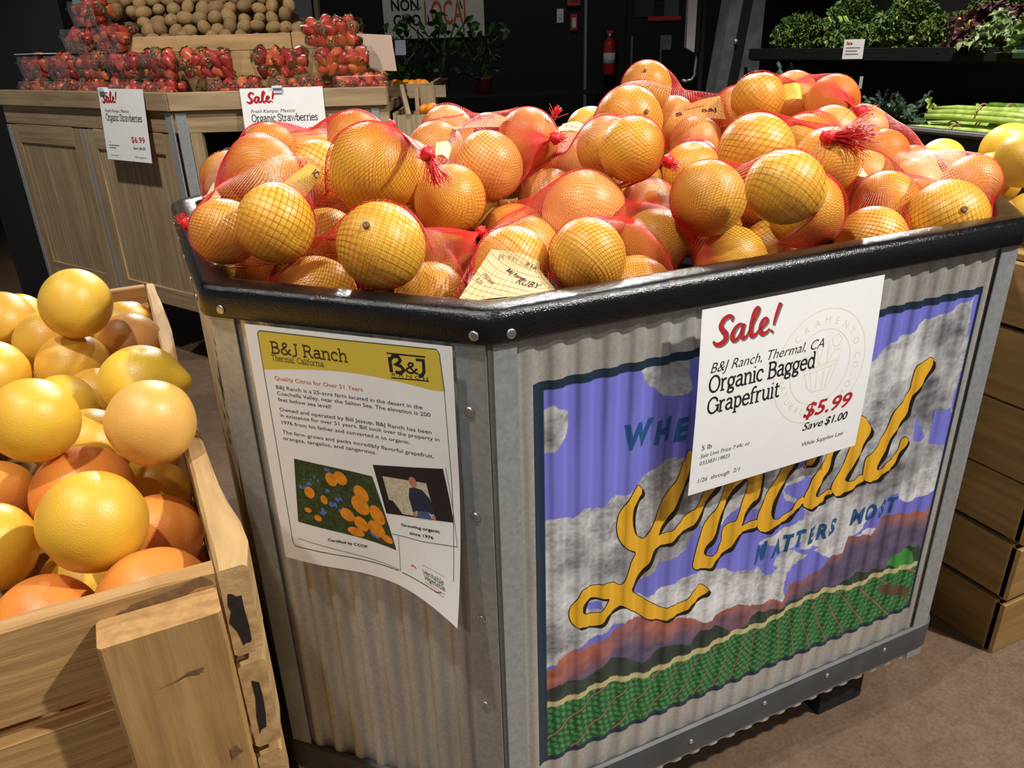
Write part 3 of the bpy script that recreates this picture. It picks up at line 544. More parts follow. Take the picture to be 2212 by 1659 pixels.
# ------------------------------------------------------------- the painted mural on the front panel
def MS(x, z, off): return Vector((x, YA - prof(x-BO[0].x) - off, z))
U0, U1, V0, V1 = MUR['box']
STEP = .0014; NX = int((U1-U0)/STEP); NZ = int((V1-V0)/STEP)
X, Z = np.meshgrid(np.linspace(U0, U1, NX+1), np.linspace(V0, V1, NZ+1)); rs = np.random.RandomState(3)
def vnoise(sx, sz, oct=4, seed=0, rough=.55):
    r = np.random.RandomState(seed); out = np.zeros_like(X); a = 1; tot = 0
    for o in range(oct):
        g = r.rand(128, 128); u = (X-U0)/sx*2**o; w = (Z-V0)/sz*2**o
        i = np.floor(u).astype(int); j = np.floor(w).astype(int); fu = u-i; fw = w-j; fu = fu*fu*(3-2*fu); fw = fw*fw*(3-2*fw)
        G = lambda a_, b_: g[a_ % 128, b_ % 128]
        out += a*((G(i, j)*(1-fu)+G(i+1, j)*fu)*(1-fw)+(G(i, j+1)*(1-fu)+G(i+1, j+1)*fu)*fw); tot += a; a *= rough
    return out/tot
def inpoly(poly):
    m = np.zeros(X.shape, bool); n = len(poly)
    for k in range(n):
        x1, z1 = poly[k]; x2, z2 = poly[(k+1) % n]
        if z1 == z2: continue
        c = ((z1 > Z) != (z2 > Z)) & (X < (x2-x1)*(Z-z1)/(z2-z1)+x1); m ^= c
    return m
C = np.zeros(X.shape+(3,)); C[:] = lin((118, 118, 206))
C *= (1 + .18*(vnoise(.10, .10, 4, 5)-.5))[..., None]
wob = (vnoise(.03, .03, 3, 9)-.5)*.012; 
grain = vnoise(.004, .003, 2, 11); big = vnoise(.085, .05, 4, 12); mid = vnoise(.02, .012, 4, 13)
cl = 0.42 + .65*(big-.5) + .35*(mid-.5) + .35*(grain-.5)
X0, Z0 = X, Z; X = X0+wob; Z = Z0+wob
cm = np.zeros(X.shape, bool)
for p in MUR['clouds']: cm |= inpoly(p)
for p in MUR['blues']: cm &= ~inpoly(p)
X, Z = X0, Z0
shade = np.zeros(X.shape)
for (cx, cz, rx, rz, k) in MUR['dark']: shade += k*np.exp(-((X-cx)/rx)**2-((Z-cz)/rz)**2)
cl = np.clip(cl+.14-shade*.75*(.6+.8*(grain-.2)), .10, .74)
cc = np.stack([cl, cl*.99, cl*.97], -1); cc[..., 2] += .01
C[cm] = cc[cm]
zi = lambda k: np.interp(X, [p[0] for p in MUR[k]], [p[1] for p in MUR[k]])
ridge = zi('ridge')+wob*.5; dark = zi('dark_hill')+wob*.4; tan = zi('tan')
mt = Z < ridge; t = np.clip((ridge-Z)/.05, 0, 1); pn = np.clip(t*1.3+(vnoise(.09, .05, 3, 21)-.5)*1.6+MUR['purple']*(X-U0)*0, 0, 1)
mc = (1-pn)[..., None]*np.array(lin((176, 104, 84)))+pn[..., None]*np.array(lin((92, 84, 108))); mc *= (.55+.9*mid)[..., None]
C[mt] = mc[mt]
dk = Z < dark; dc = np.array(lin((50, 64, 54)))*(.5+vnoise(.03, .02, 3, 31))[..., None]; C[dk] = dc[dk]
fl = Z < tan; VX, VZ = MUR['vp']; ang = np.arctan2(X-VX, VZ-Z); rad = np.hypot(X-VX, VZ-Z)
ph = ang*9.0; fr_ = ph-np.floor(ph)
gcol = np.array(lin((38, 88, 50)))*(.6+.8*mid)[..., None]
blob = np.sin(ph*2*math.pi*2.0)*np.sin(rad*2*math.pi/.0105); leaf = (blob > .1)
gcol[leaf] = (np.array(lin((70, 142, 76)))*(.75+.5*grain)[..., None])[leaf]
row = np.abs(fr_-.5) > .46; gcol[row] = np.array(lin((132, 120, 86)))
row2 = (np.abs(fr_-.5) > .42) & ~row; gcol[row2] = np.array(lin((58, 56, 44)))
C[fl] = gcol[fl]
for p, col in MUR['patches']:
    m = inpoly(p); C[m] = (np.array(lin(col))*(.7+.6*mid)[..., None])[m]
tn = np.abs(Z-tan) < .0045; C[tn] = np.array(lin((196, 184, 132)))
bd = (X < U0+.013) | (Z > V1-.010) | (X > U1-.004) | (Z < V0+.008); C[bd] = lin((30, 48, 66))
alpha = np.ones(X.shape+(1,))
pv = np.stack([X, np.zeros_like(X), Z], -1).reshape(-1, 3)
xs = pv[:, 0]-BO[0].x; pv[:, 1] = YA-.0018*np.tanh(1.8*np.sin(2*math.pi*xs/PER))/math.tanh(1.8)-.0003
W1 = NX+1; ii = (np.arange(NZ)[:, None]*W1+np.arange(NX)[None]).ravel()
mk('mural', pv, np.stack([ii, ii+1, ii+1+W1, ii+W1], 1), M['mural'], front, True, colors=np.concatenate([C, alpha], -1).reshape(-1, 4))
gold = Flat(); line = Flat(); sh = Flat()
for outer, holes in MUR['gold']:
    gold.add(poly2(outer, holes)); sh.add(poly2([(x+.0045, z-.005) for x, z in outer], [[(x+.0045, z-.005) for x, z in h] for h in holes]))
    for L in [outer]+holes: line.add(ribbon(L, .0018, True))
sh.build('lettering_shadow', M['goldshade'], front, MS, .0005, (.0025, 0))
line.build('lettering_outline', M['goldshade'], front, MS, .0007, (.0025, 0))
gold.build('gold_lettering', M['gold'], front, MS, .0009, (.0025, 0))
BW = dict(W=.026, H=.018, E=.0145, M=.0225, A=.019, T=.0165, R=.0165, S=.016, O=.018)
bl = Flat()
for ch, x, z, h in MUR['blue']: bl.text(ch, x, z-h/2, h*1.38, BW[ch]*(1.45 if ch in 'WH' or z > .5 else 1), .2, .045, 'CENTER', .04)
bl.build('blue_lettering', M['bluepaint'], front, MS, .0006, (.0025, 0))
FRUIT_BIN = [
 ('a1', 0.1384, 1.0867, 0.9326, 0.0470, 'O', 'bagged grapefruit at left with a yellow paper tag tucked at its lower right'),
 ('a2', 0.1147, 0.8688, 0.9057, 0.0430, 'Y', 'bagged yellow grapefruit leaning out near the left rim corner, nearest of its bag'),
 ('a7', 0.0673, 0.9336, 0.8897, 0.0389, 'O', 'bagged orange grapefruit pressed against the left rim beside the small red tuft'),
 ('a8', 0.1771, 1.2882, 0.9307, 0.0470, 'O', 'grapefruit at the back left of the pile, just below the strawberry sale sign'),
 ('a9', 0.2718, 1.4487, 0.9043, 0.0470, 'O', 'small tip of grapefruit seen right of the strawberry sign, behind the left bags'),
 ('a11', 0.2263, 1.1609, 0.9122, 0.0470, 'O', 'grapefruit wedged between the two big left ones, behind the yellow paper tag'),
 ('a12', 0.0883, 1.2256, 0.7781, 0.0339, 'O', 'shaded grapefruit low against the left rim, under the one by the red tuft'),
 ('a14', 0.1238, 1.4077, 0.8802, 0.0470, 'O', 'grapefruit peeking out at the far left edge of the pile above a cream label'),
 ('a3', 0.2383, 0.9023, 0.9489, 0.0530, 'Y', 'largest bagged grapefruit at left, round and yellow, beside the long hanging red knot'),
 ('a10', 0.3177, 1.2897, 0.9409, 0.0470, 'O', 'grapefruit at the back left under a red fold of net, left of the long knot'),
 ('a15', 0.3363, 1.0952, 0.9129, 0.0469, 'O', 'grapefruit half hidden behind the largest left one, under the red knot'),
 ('a18', 0.1988, 1.0306, 0.8424, 0.0465, 'O', 'deep orange grapefruit in shadow between the two lowest big left ones'),
 ('a16', 0.3704, 1.0098, 0.8833, 0.0497, 'O', 'bagged orange grapefruit below the hanging red tail, right of the largest left one'),
 ('a4', 0.2053, 0.7719, 0.8906, 0.0459, 'Y', 'bagged yellow grapefruit with a grey stem spot at the front left of the bin'),
 ('a5', 0.2726, 0.8276, 0.8068, 0.0438, 'O', 'grapefruit half sunk behind the front rim, left of the printed cream label'),
 ('a6', 0.1466, 0.8637, 0.8187, 0.0470, 'O', 'broad orange grapefruit sunk behind the rim at the front left'),
 ('a13', 0.1121, 1.0106, 0.8164, 0.0462, 'Y', 'yellow grapefruit glimpsed through net under the leaning left one'),
 ('a17', 0.3348, 0.9577, 0.8114, 0.0460, 'O', 'grapefruit behind the front left ones, under a slack fold of red net'),
 ('B1', 0.4510, 1.0579, 0.9154, 0.0495, 'P', 'bagged peach coloured grapefruit in the middle left, lit at its upper left'),
 ('B2', 0.5376, 1.1051, 0.9425, 0.0471, 'P', 'orange grapefruit beside two small red knots at the middle back'),
 ('B4', 0.5097, 1.3805, 0.9354, 0.0470, 'P', 'pinkish grapefruit at the back beside the curled cream label'),
 ('B5', 0.4435, 1.2577, 0.9179, 0.0470, 'P', 'grapefruit under the curled cream label at the back'),
 ('C1', 0.5356, 0.9267, 0.8636, 0.0567, 'P', 'large peach coloured grapefruit with a grey scuff in the middle of the pile'),
 ('C2', 0.4220, 0.7210, 0.8607, 0.0435, 'Y', 'bright yellow grapefruit at the front centre, just right of the printed cream label'),
 ('C6', 0.3538, 0.7737, 0.8505, 0.0433, 'O', 'orange grapefruit behind the printed cream label at the front rim'),
 ('B8', 0.4664, 1.0108, 0.8209, 0.0468, 'O', 'small visible grapefruit cap just behind the front centre, upper one of two'),
 ('B9', 0.4418, 0.9213, 0.8222, 0.0459, 'O', 'small visible grapefruit cap just above the printed cream label, lower one of two'),
 ('C4', 0.6907, 0.9959, 0.8384, 0.0468, 'O', 'grapefruit in shade right of the large scuffed peach coloured one'),
 ('C3', 0.5933, 0.8403, 0.8309, 0.0443, 'G', 'yellow grapefruit right of the bright front centre one, behind the rim'),
 ('C5', 0.5144, 0.7620, 0.7931, 0.0470, 'Y', 'bright yellow sliver of grapefruit low at the rim, right of centre'),
 ('D1', 0.8806, 1.2970, 0.9960, 0.0468, 'G', 'topmost grapefruit of the whole pile, round against the dark back wall'),
 ('D2', 0.7564, 1.1622, 0.9519, 0.0570, 'O', 'grapefruit directly below the topmost one, with a brown spot at right'),
 ('D5', 0.9148, 1.1813, 0.9022, 0.0470, 'P', 'peach grapefruit in the saddle left of the upper right pair, under red net'),
 ('D7', 1.0944, 1.3584, 0.8955, 0.0470, 'P', 'small visible grapefruit beneath the amber printed tag at the top'),
 ('D8', 0.9489, 1.3035, 0.9301, 0.0470, 'P', 'grapefruit peeking out left of the amber printed tag at the top'),
 ('D3', 0.6178, 1.0035, 0.9354, 0.0460, 'O', 'grapefruit left of the yellow one with a red knot at its lower right'),
 ('D4', 0.6013, 0.9147, 0.9430, 0.0440, 'Y', 'yellow grapefruit with net gathered into a red knot at its lower right'),
 ('B6', 0.6491, 1.1815, 0.9029, 0.0470, 'B', 'brownish grapefruit in the centre back below a cream label'),
 ('B7', 0.5439, 1.0464, 0.8597, 0.0468, 'B', 'brownish grapefruit left of the large scuffed peach coloured one'),
 ('D6', 0.8021, 1.0418, 0.8811, 0.0470, 'O', 'grapefruit right of the small red knot in the middle of the pile'),
 ('E1', 0.9899, 1.1144, 0.9791, 0.0444, 'O', 'upper left of the two grapefruit crowning the right of the pile'),
 ('E2', 1.1827, 1.1310, 0.9621, 0.0485, 'O', 'upper right grapefruit crowning the pile, beside the red bundled net'),
 ('E3', 1.1759, 1.2260, 0.9680, 0.0469, 'P', 'grapefruit just showing between the two that crown the right of the pile'),
 ('E4', 1.0632, 1.2546, 0.9453, 0.0469, 'P', 'grapefruit sliver left of the two that crown the right of the pile'),
 ('F1', 0.7494, 0.8356, 0.9378, 0.0501, 'O', 'large orange grapefruit right of centre, left of the long red bow knot'),
 ('F2', 0.9389, 0.9423, 0.9215, 0.0458, 'Y', 'grapefruit left of the long red bow knot, partly behind a larger one'),
 ('F3', 1.0246, 0.9753, 0.9267, 0.0462, 'O', 'grapefruit right behind the long red bow knot'),
 ('F8', 0.8565, 0.8146, 0.9162, 0.0462, 'O', 'grapefruit directly below the long red bow knot'),
 ('F4', 0.6354, 0.6586, 0.9250, 0.0422, 'Y', 'large yellow lumpy grapefruit with a crease, right of centre at the front'),
 ('F5', 0.6254, 0.7754, 0.8957, 0.0464, 'G', 'greenish yellow grapefruit left of the large creased one'),
 ('F6', 0.7569, 0.7426, 0.8721, 0.0489, 'O', 'grapefruit tucked below and right of the large creased one'),
 ('F7', 0.6643, 0.7702, 0.8108, 0.0470, 'Y', 'yellow grapefruit half below the front rim, under the greenish one'),
 ('F20', 0.7883, 0.8269, 0.7950, 0.0470, 'O', 'shadowed grapefruit low between the front ones right of centre'),
 ('F9', 1.1077, 0.9645, 0.7964, 0.0486, 'O', 'grapefruit under the pointed cream tag at right'),
 ('F10', 0.9751, 0.8031, 0.8483, 0.0452, 'O', 'blotchy grapefruit between the pointed cream tag and the right front one'),
 ('F14', 1.0520, 0.9165, 0.8612, 0.0459, 'P', 'grapefruit above the pointed cream tag, veiled in red net'),
 ('F13', 1.0630, 0.8196, 0.8276, 0.0467, 'O', 'small visible grapefruit right of the pointed cream tag, behind the right front one'),
 ('F18', 0.8773, 0.7367, 0.8178, 0.0470, 'O', 'orange sliver of grapefruit low at the rim, left of the right front one'),
 ('F11', 0.9807, 0.7066, 0.8432, 0.0516, 'Y', 'grapefruit at the right front with two brown blemishes, resting by the rim'),
 ('F12', 1.0712, 0.7463, 0.8765, 0.0397, 'P', 'rightmost bagged grapefruit, pinkish orange, at the right rim'),
 ('F15', 1.1390, 0.8893, 0.8447, 0.0456, 'P', 'grapefruit veiled in red net left of the rightmost pinkish one'),
 ('F16', 1.1454, 0.9690, 0.8850, 0.0439, 'O', 'grapefruit at the right back edge of the pile, below the red bow tail'),
 ('F17', 1.1748, 1.0487, 0.9157, 0.0464, 'O', 'grapefruit behind the red bow tail at the right of the pile'),
]
FRUIT_LEFT = [
 ('L1', -0.1287, 1.2123, 0.7569, 0.0490, 'G', 'topmost loose grapefruit in the wooden crate, with a shadow line across it'),
 ('L2', -0.2558, 1.3935, 0.6913, 0.0518, 'G', 'brownish scarred loose grapefruit at the left edge, beside the topmost one'),
 ('L3', -0.2543, 1.4932, 0.6631, 0.0518, 'Y', 'loose yellow grapefruit behind the scarred one at the left edge'),
 ('L4', -0.1890, 1.3188, 0.6717, 0.0503, 'O', 'loose orange grapefruit in the gap under the topmost one'),
 ('L5', -0.1542, 1.2213, 0.6609, 0.0507, 'O', 'loose amber grapefruit directly below the topmost one'),
 ('L6', -0.0753, 1.2832, 0.6602, 0.0497, 'B', 'loose brownish peach grapefruit at the crate right side, below the corner'),
 ('L7', -0.0899, 1.4251, 0.6433, 0.0482, 'Y', 'loose yellow grapefruit just behind the brownish peach one'),
 ('L8', -0.0796, 1.5099, 0.6325, 0.0359, 'R', 'loose orange grapefruit farthest back in the crate right corner'),
 ('L9', -0.0557, 0.9650, 0.7192, 0.0425, 'Y', 'long loose yellow grapefruit with a nub at its right end, on the crate edge'),
 ('L10', -0.0490, 0.8329, 0.7173, 0.0462, 'P', 'large loose peach grapefruit with a small crease, overhanging the crate edge'),
 ('L11', -0.1598, 0.8730, 0.7296, 0.0458, 'Y', 'large loose yellow grapefruit at the left edge, middle of the crate'),
 ('L12', -0.1583, 1.0539, 0.6639, 0.0449, 'Y', 'loose grapefruit with grey scuffs, half behind the large yellow left one'),
 ('L13', -0.1262, 0.9705, 0.6414, 0.0473, 'Y', 'loose yellow grapefruit wedged between the large peach and large yellow ones'),
 ('L14', -0.1251, 1.1331, 0.6362, 0.0454, 'O', 'orange sliver of loose grapefruit left of the long nubbed one'),
 ('L15', -0.1334, 0.8696, 0.6332, 0.0542, 'R', 'loose grapefruit with a red blush, under the front bright yellow one'),
 ('L16', -0.1120, 0.7351, 0.6710, 0.0483, 'Y', 'bright yellow loose grapefruit front and centre in the crate, two highlights on it'),
 ('L17', -0.2683, 1.0828, 0.5440, 0.0522, 'R', 'loose deep orange grapefruit at the left edge, left of the red blushed one'),
 ('L18', -0.2211, 0.8242, 0.6194, 0.0456, 'Y', 'loose yellow grapefruit cut by the left edge, lowest of the yellow ones'),
 ('L19', -0.0693, 1.0118, 0.5367, 0.0420, 'O', 'loose brown orange grapefruit in shade along the crate right board'),
 ('L20', -0.0666, 0.8060, 0.5942, 0.0460, 'R', 'loose orange grapefruit in the right front corner, upper one of two'),
 ('L21', -0.0706, 0.6665, 0.6097, 0.0525, 'R', 'loose orange grapefruit resting behind the crate front board, right hand one'),
 ('L22', -0.1717, 0.7172, 0.5766, 0.0525, 'R', 'loose orange grapefruit resting behind the crate front board, left hand one'),
 ('L23', -0.2635, 1.3921, 0.5834, 0.0525, 'G', 'small visible loose grapefruit in shade below the scarred left one'),
 ('L24', -0.2569, 1.2126, 0.6693, 0.0525, 'Y', 'loose yellow grapefruit cut by the left edge, above the large yellow one'),
]
FRUIT_RIGHT = [
 ('R1', 1.5320, 1.1427, 0.8229, 0.0479, 'G', 'loose grapefruit with a dark stem dimple in the right hand crate'),
 ('R2', 1.5952, 1.0440, 0.8518, 0.0535, 'G', 'loose oblong grapefruit at the right edge, behind the nearer one'),
 ('R3', 1.3631, 0.8611, 0.8729, 0.0470, 'G', 'loose amber grapefruit at the right edge, nearest of the right hand crate'),
 ('R4', 1.4131, 0.9428, 0.8240, 0.0488, 'G', 'loose amber grapefruit just behind the rightmost bagged one'),
 ('R7', 1.3913, 1.1017, 0.8231, 0.0481, 'Y', 'loose grapefruit sliver peeking out left of the one with a stem dimple'),
 ('R5', 1.3531, 0.8178, 0.7844, 0.0460, 'O', 'loose orange grapefruit low at the right edge, beyond the rim corner'),
]
FILL_BIN = [[0.775,1.323,0.922,0.0454],[0.883,1.367,0.925,0.0431],[0.579,1.346,0.878,0.044],[0.949,1.024,0.896,0.0424],[0.718,1.243,0.889,0.0461],[0.546,1.443,0.876,0.0458],[0.83,1.24,0.879,0.0442],[0.452,1.378,0.867,0.0428],[0.541,1.19,0.887,0.048],[1.149,1.279,0.896,0.0449],[1.099,1.134,0.889,0.0452],[1.008,1.108,0.878,0.0472],[0.987,1.511,0.852,0.0465],[0.882,1.438,0.845,0.0431],[0.956,1.379,0.873,0.0474],[0.754,1.462,0.851,0.0471],[0.463,1.494,0.857,0.0448],[0.808,0.89,0.865,0.0446],[0.873,1.319,0.844,0.0476],[0.702,1.35,0.854,0.0434],[0.348,1.351,0.867,0.0455],[0.711,1.092,0.843,0.0464],[0.377,1.262,0.844,0.0472],[0.191,1.542,0.838,0.0466],[0.497,1.289,0.846,0.0437],[0.894,1.528,0.858,0.0449],[0.639,1.522,0.858,0.0436],[0.372,1.517,0.852,0.0458],[0.868,0.954,0.866,0.0454],[0.185,1.307,0.842,0.0426],[0.285,1.076,0.834,0.0429],[1.133,1.547,0.848,0.0441],[0.758,1.552,0.846,0.0437],[0.551,1.526,0.852,0.044],[0.283,1.55,0.818,0.0469],[0.183,1.18,0.835,0.0435],[0.292,1.225,0.85,0.0447],[0.462,1.16,0.833,0.0465],[0.859,1.135,0.816,0.0452],[0.986,1.22,0.821,0.0484],[0.642,1.246,0.838,0.045],[1.155,1.463,0.849,0.0441],[0.374,1.113,0.834,0.0425],[0.347,1.43,0.818,0.0458],[1.075,1.053,0.853,0.045],[1.13,1.198,0.803,0.0457],[0.78,1.373,0.83,0.0429],[0.606,1.017,0.801,0.0451],[1.071,1.486,0.854,0.0425],[1.038,1.412,0.817,0.0483],[0.961,0.944,0.805,0.0427],[0.925,1.029,0.814,0.0444],[0.627,1.425,0.835,0.0441],[0.247,1.379,0.809,0.0442],[0.188,1.445,0.821,0.0472],[1.127,1.369,0.808,0.0484],[0.988,1.319,0.806,0.0452],[0.725,0.889,0.82,0.0456],[1.164,1.112,0.834,0.0446],[0.522,1.374,0.797,0.0425],[1.063,1.269,0.814,0.0451],[0.803,1.282,0.795,0.0465],[0.62,1.163,0.812,0.0433],[0.775,1.165,0.848,0.0479],[0.517,1.462,0.792,0.0432],[0.302,1.308,0.806,0.0431],[0.56,1.257,0.795,0.0441],[0.135,1.355,0.79,0.0472],[0.402,1.364,0.799,0.0439],[1.005,1.057,0.781,0.0452]]
FILL_RIGHT = [[1.442,0.842,0.795,0.0444],[1.625,0.85,0.788,0.047],[1.525,0.712,0.789,0.0439],[1.637,0.975,0.798,0.0437],[1.628,0.734,0.796,0.048],[1.625,1.117,0.795,0.0443],[1.553,0.903,0.787,0.0448],[1.387,0.712,0.784,0.0437],[1.547,0.802,0.79,0.0445],[1.337,1.164,0.785,0.0434],[1.476,1.01,0.787,0.0447]]
FILL_LEFT = [[-0.485,0.758,0.658,0.0469],[-0.422,1.081,0.66,0.0472],[-0.385,0.923,0.645,0.0462],[-0.366,0.797,0.658,0.0498],[-0.403,1.452,0.649,0.0467],[-0.495,0.851,0.655,0.0497],[-0.382,1.171,0.654,0.0501],[-0.458,1.247,0.656,0.052],[-0.355,0.696,0.658,0.0521],[-0.485,0.961,0.656,0.0467],[-0.496,1.457,0.649,0.0496],[-0.421,1.355,0.657,0.0461],[-0.342,1.299,0.623,0.0516],[-0.476,1.146,0.618,0.0497],[-0.453,0.672,0.655,0.0467],[-0.499,1.346,0.614,0.046],[-0.411,0.778,0.573,0.0474],[-0.307,0.919,0.597,0.0476],[-0.365,1.409,0.577,0.0464],[-0.461,1.003,0.555,0.047],[-0.142,1.31,0.584,0.046],[-0.184,1.459,0.582,0.0473],[-0.476,0.907,0.576,0.05],[-0.309,1.198,0.588,0.0465],[-0.294,0.822,0.55,0.0517],[-0.108,1.224,0.575,0.0483],[-0.409,0.681,0.56,0.052],[-0.375,1.013,0.603,0.0462],[-0.165,1.019,0.558,0.0517],[-0.394,1.119,0.577,0.0465],[-0.482,1.461,0.557,0.0472],[-0.486,1.231,0.551,0.0503],[-0.309,0.7,0.565,0.0469],[-0.197,1.214,0.553,0.0461],[-0.089,1.107,0.549,0.052],[-0.417,1.324,0.558,0.0474],[-0.174,1.379,0.532,0.0463],[-0.149,0.843,0.533,0.0524],[-0.387,0.87,0.535,0.0489],[-0.378,1.223,0.525,0.0496]]
# ------------------------------------------------------------- grapefruit
HUE = {'Y': (222, 180, 56), 'G': (212, 172, 60), 'O': (226, 176, 64), 'P': (228, 176, 88), 'B': (206, 152, 86), 'R': (230, 148, 62)}
def fruitmesh(seed, ob=1.0, nub=None, amp=.025, sub=5):
    bm = bmesh.new(); bmesh.ops.create_icosphere(bm, subdivisions=sub, radius=1)
    r = np.random.RandomState(seed); K = r.randn(6, 3)*1.6; ph = r.rand(6)*6.3; am = r.rand(6)*amp/2
    for v in bm.verts:
        d = v.co.normalized(); k = 1+sum(am[i]*math.sin(K[i] @ np.array(d)+ph[i]) for i in range(6))
        k -= .05*math.exp(-((1-d.z)/.02)**1.0) + .02*math.exp(-((1+d.z)/.03))          # dimples at stem and blossom end
        if nub: k += nub[1]*math.exp(-((1-d.dot(Vector(nub[0]).normalized()))/nub[2]))
        v.co = Vector((d.x*k, d.y*k, d.z*k*ob))
    me = bpy.data.meshes.new('grapefruit'); bm.to_mesh(me); bm.free(); me.materials.append(M['citrus'])
    me.polygons.foreach_set('use_smooth', [True]*len(me.polygons)); return me
FM = [fruitmesh(1, .97), fruitmesh(2, .93), fruitmesh(3, .98, amp=.04), fruitmesh(4, .95, amp=.03), fruitmesh(5, .99, amp=.02)]
FMs = [fruitmesh(6, .96, sub=4), fruitmesh(7, .95, sub=4)]
FMlong = fruitmesh(8, .84, (Vector((1, 0, .05)), .26, .06)); FMlump = fruitmesh(9, .94, (Vector((.9, -.2, -.3)), .10, .25))
FMcrease = fruitmesh(11, .96, (Vector((-.3, .5, .8)), -.03, .02), amp=.04)
def fruit(x, y, z, R, hue, label, group, me=None, rot=None):
    o = bpy.data.objects.new('grapefruit', me or FM[rnd.randrange(5)]); COL.objects.link(o); o.location = (x, y, z); o.scale = (R*1.005,)*3
    o.rotation_euler = rot or (rnd.uniform(0, 6.3), rnd.uniform(0, 6.3), rnd.uniform(0, 6.3))
    h = HUE[hue]; j = rnd.uniform(-6, 6); c = lin((h[0]+j*.5, min(255, h[1]+j), max(0, h[2]+j*.5))); o.color = (*c, 1)
    return tag(o, label, 'grapefruit', group)
O_CAM = Vector((0, 0, CZ))
def wp(px, py, d):                                   # point at camera depth d along a photograph ray
    return O_CAM + RC @ Vector(((px-1106)/1660, (py-829.5)/1660, 1))*d
FO = {}
camx = Vector(RC.col[0])
for L, g in ((FRUIT_BIN, 'bagged grapefruit in the bin'), (FRUIT_LEFT, 'loose grapefruit in the left crate'), (FRUIT_RIGHT, 'loose grapefruit in the right crate')):
    for k, x, y, z, R, h, lab in L:
        me = rot = None
        if k == 'L9': me = FMlong; rot = (0, math.radians(8), math.radians(-24)); R *= 1.12; 
        if k == 'F4': me = FMlump; rot = (0, 0, math.radians(-20))
        if k in ('L10', 'F9'): me = FMcrease
        FO[k] = fruit(x, y, z, R, h, lab, g, me, rot)
for x, y, z, R in FILL_BIN: fruit(x, y, z, R, rnd.choice('OOYG'), 'grapefruit buried in the bin, only glimpsed between the bagged ones above it', 'grapefruit buried in the bin', rnd.choice(FMs))
for x, y, z, R in FILL_LEFT: fruit(x, y, z, R, rnd.choice('ORYG'), 'loose grapefruit buried deep in the left crate, glimpsed between those above', 'grapefruit buried in the left crate', rnd.choice(FMs))
for x, y, z, R in FILL_RIGHT: fruit(x, y, z, R, rnd.choice('OGG'), 'loose grapefruit at the bottom of the right hand crate, under the visible ones', 'grapefruit low in the right hand crate', rnd.choice(FMs))
FD = {l[0]: (Vector(l[1:4]), l[4]) for L in (FRUIT_BIN, FRUIT_LEFT, FRUIT_RIGHT) for l in L}
def scar(k, px, py, r=.006):
    c, R = FD[k]; d = (wp(px, py, 1)-O_CAM).normalized(); b = d.dot(c-O_CAM); q = b*b-((c-O_CAM).length_squared-R*R)
    p = O_CAM+d*(b-math.sqrt(max(q, 0))); n = (p-c).normalized(); o = FO[k]
    m = MB().lathe((0, 0, 0), (0, 0, 1), [(r*.75, -.003), (r*.7, .0), (r*.4, .0006), (r*.15, .0001)], 9).build('stem_scar', M['scar'])
    ORG[m.name] = Vector((0, 0, 0)); m.parent = o
    m.matrix_parent_inverse = (Matrix.LocRotScale(o.location, o.rotation_euler, o.scale)).inverted()
    for v in m.data.vertices: v.co = v.co + Vector((0, 0, 0))
    mm = n.to_track_quat('Z', 'Y').to_matrix().to_4x4(); mm.translation = c+n*(R*.992)
    m.matrix_basis = mm
for k, px, py, r in (('a4', 792, 487, .005), ('D1', 1393, 153, .004), ('D2', 1396, 241, .005), ('R1', 2034, 357, .006), ('F11', 2083, 452, .006)):
    scar(k, px, py, r)

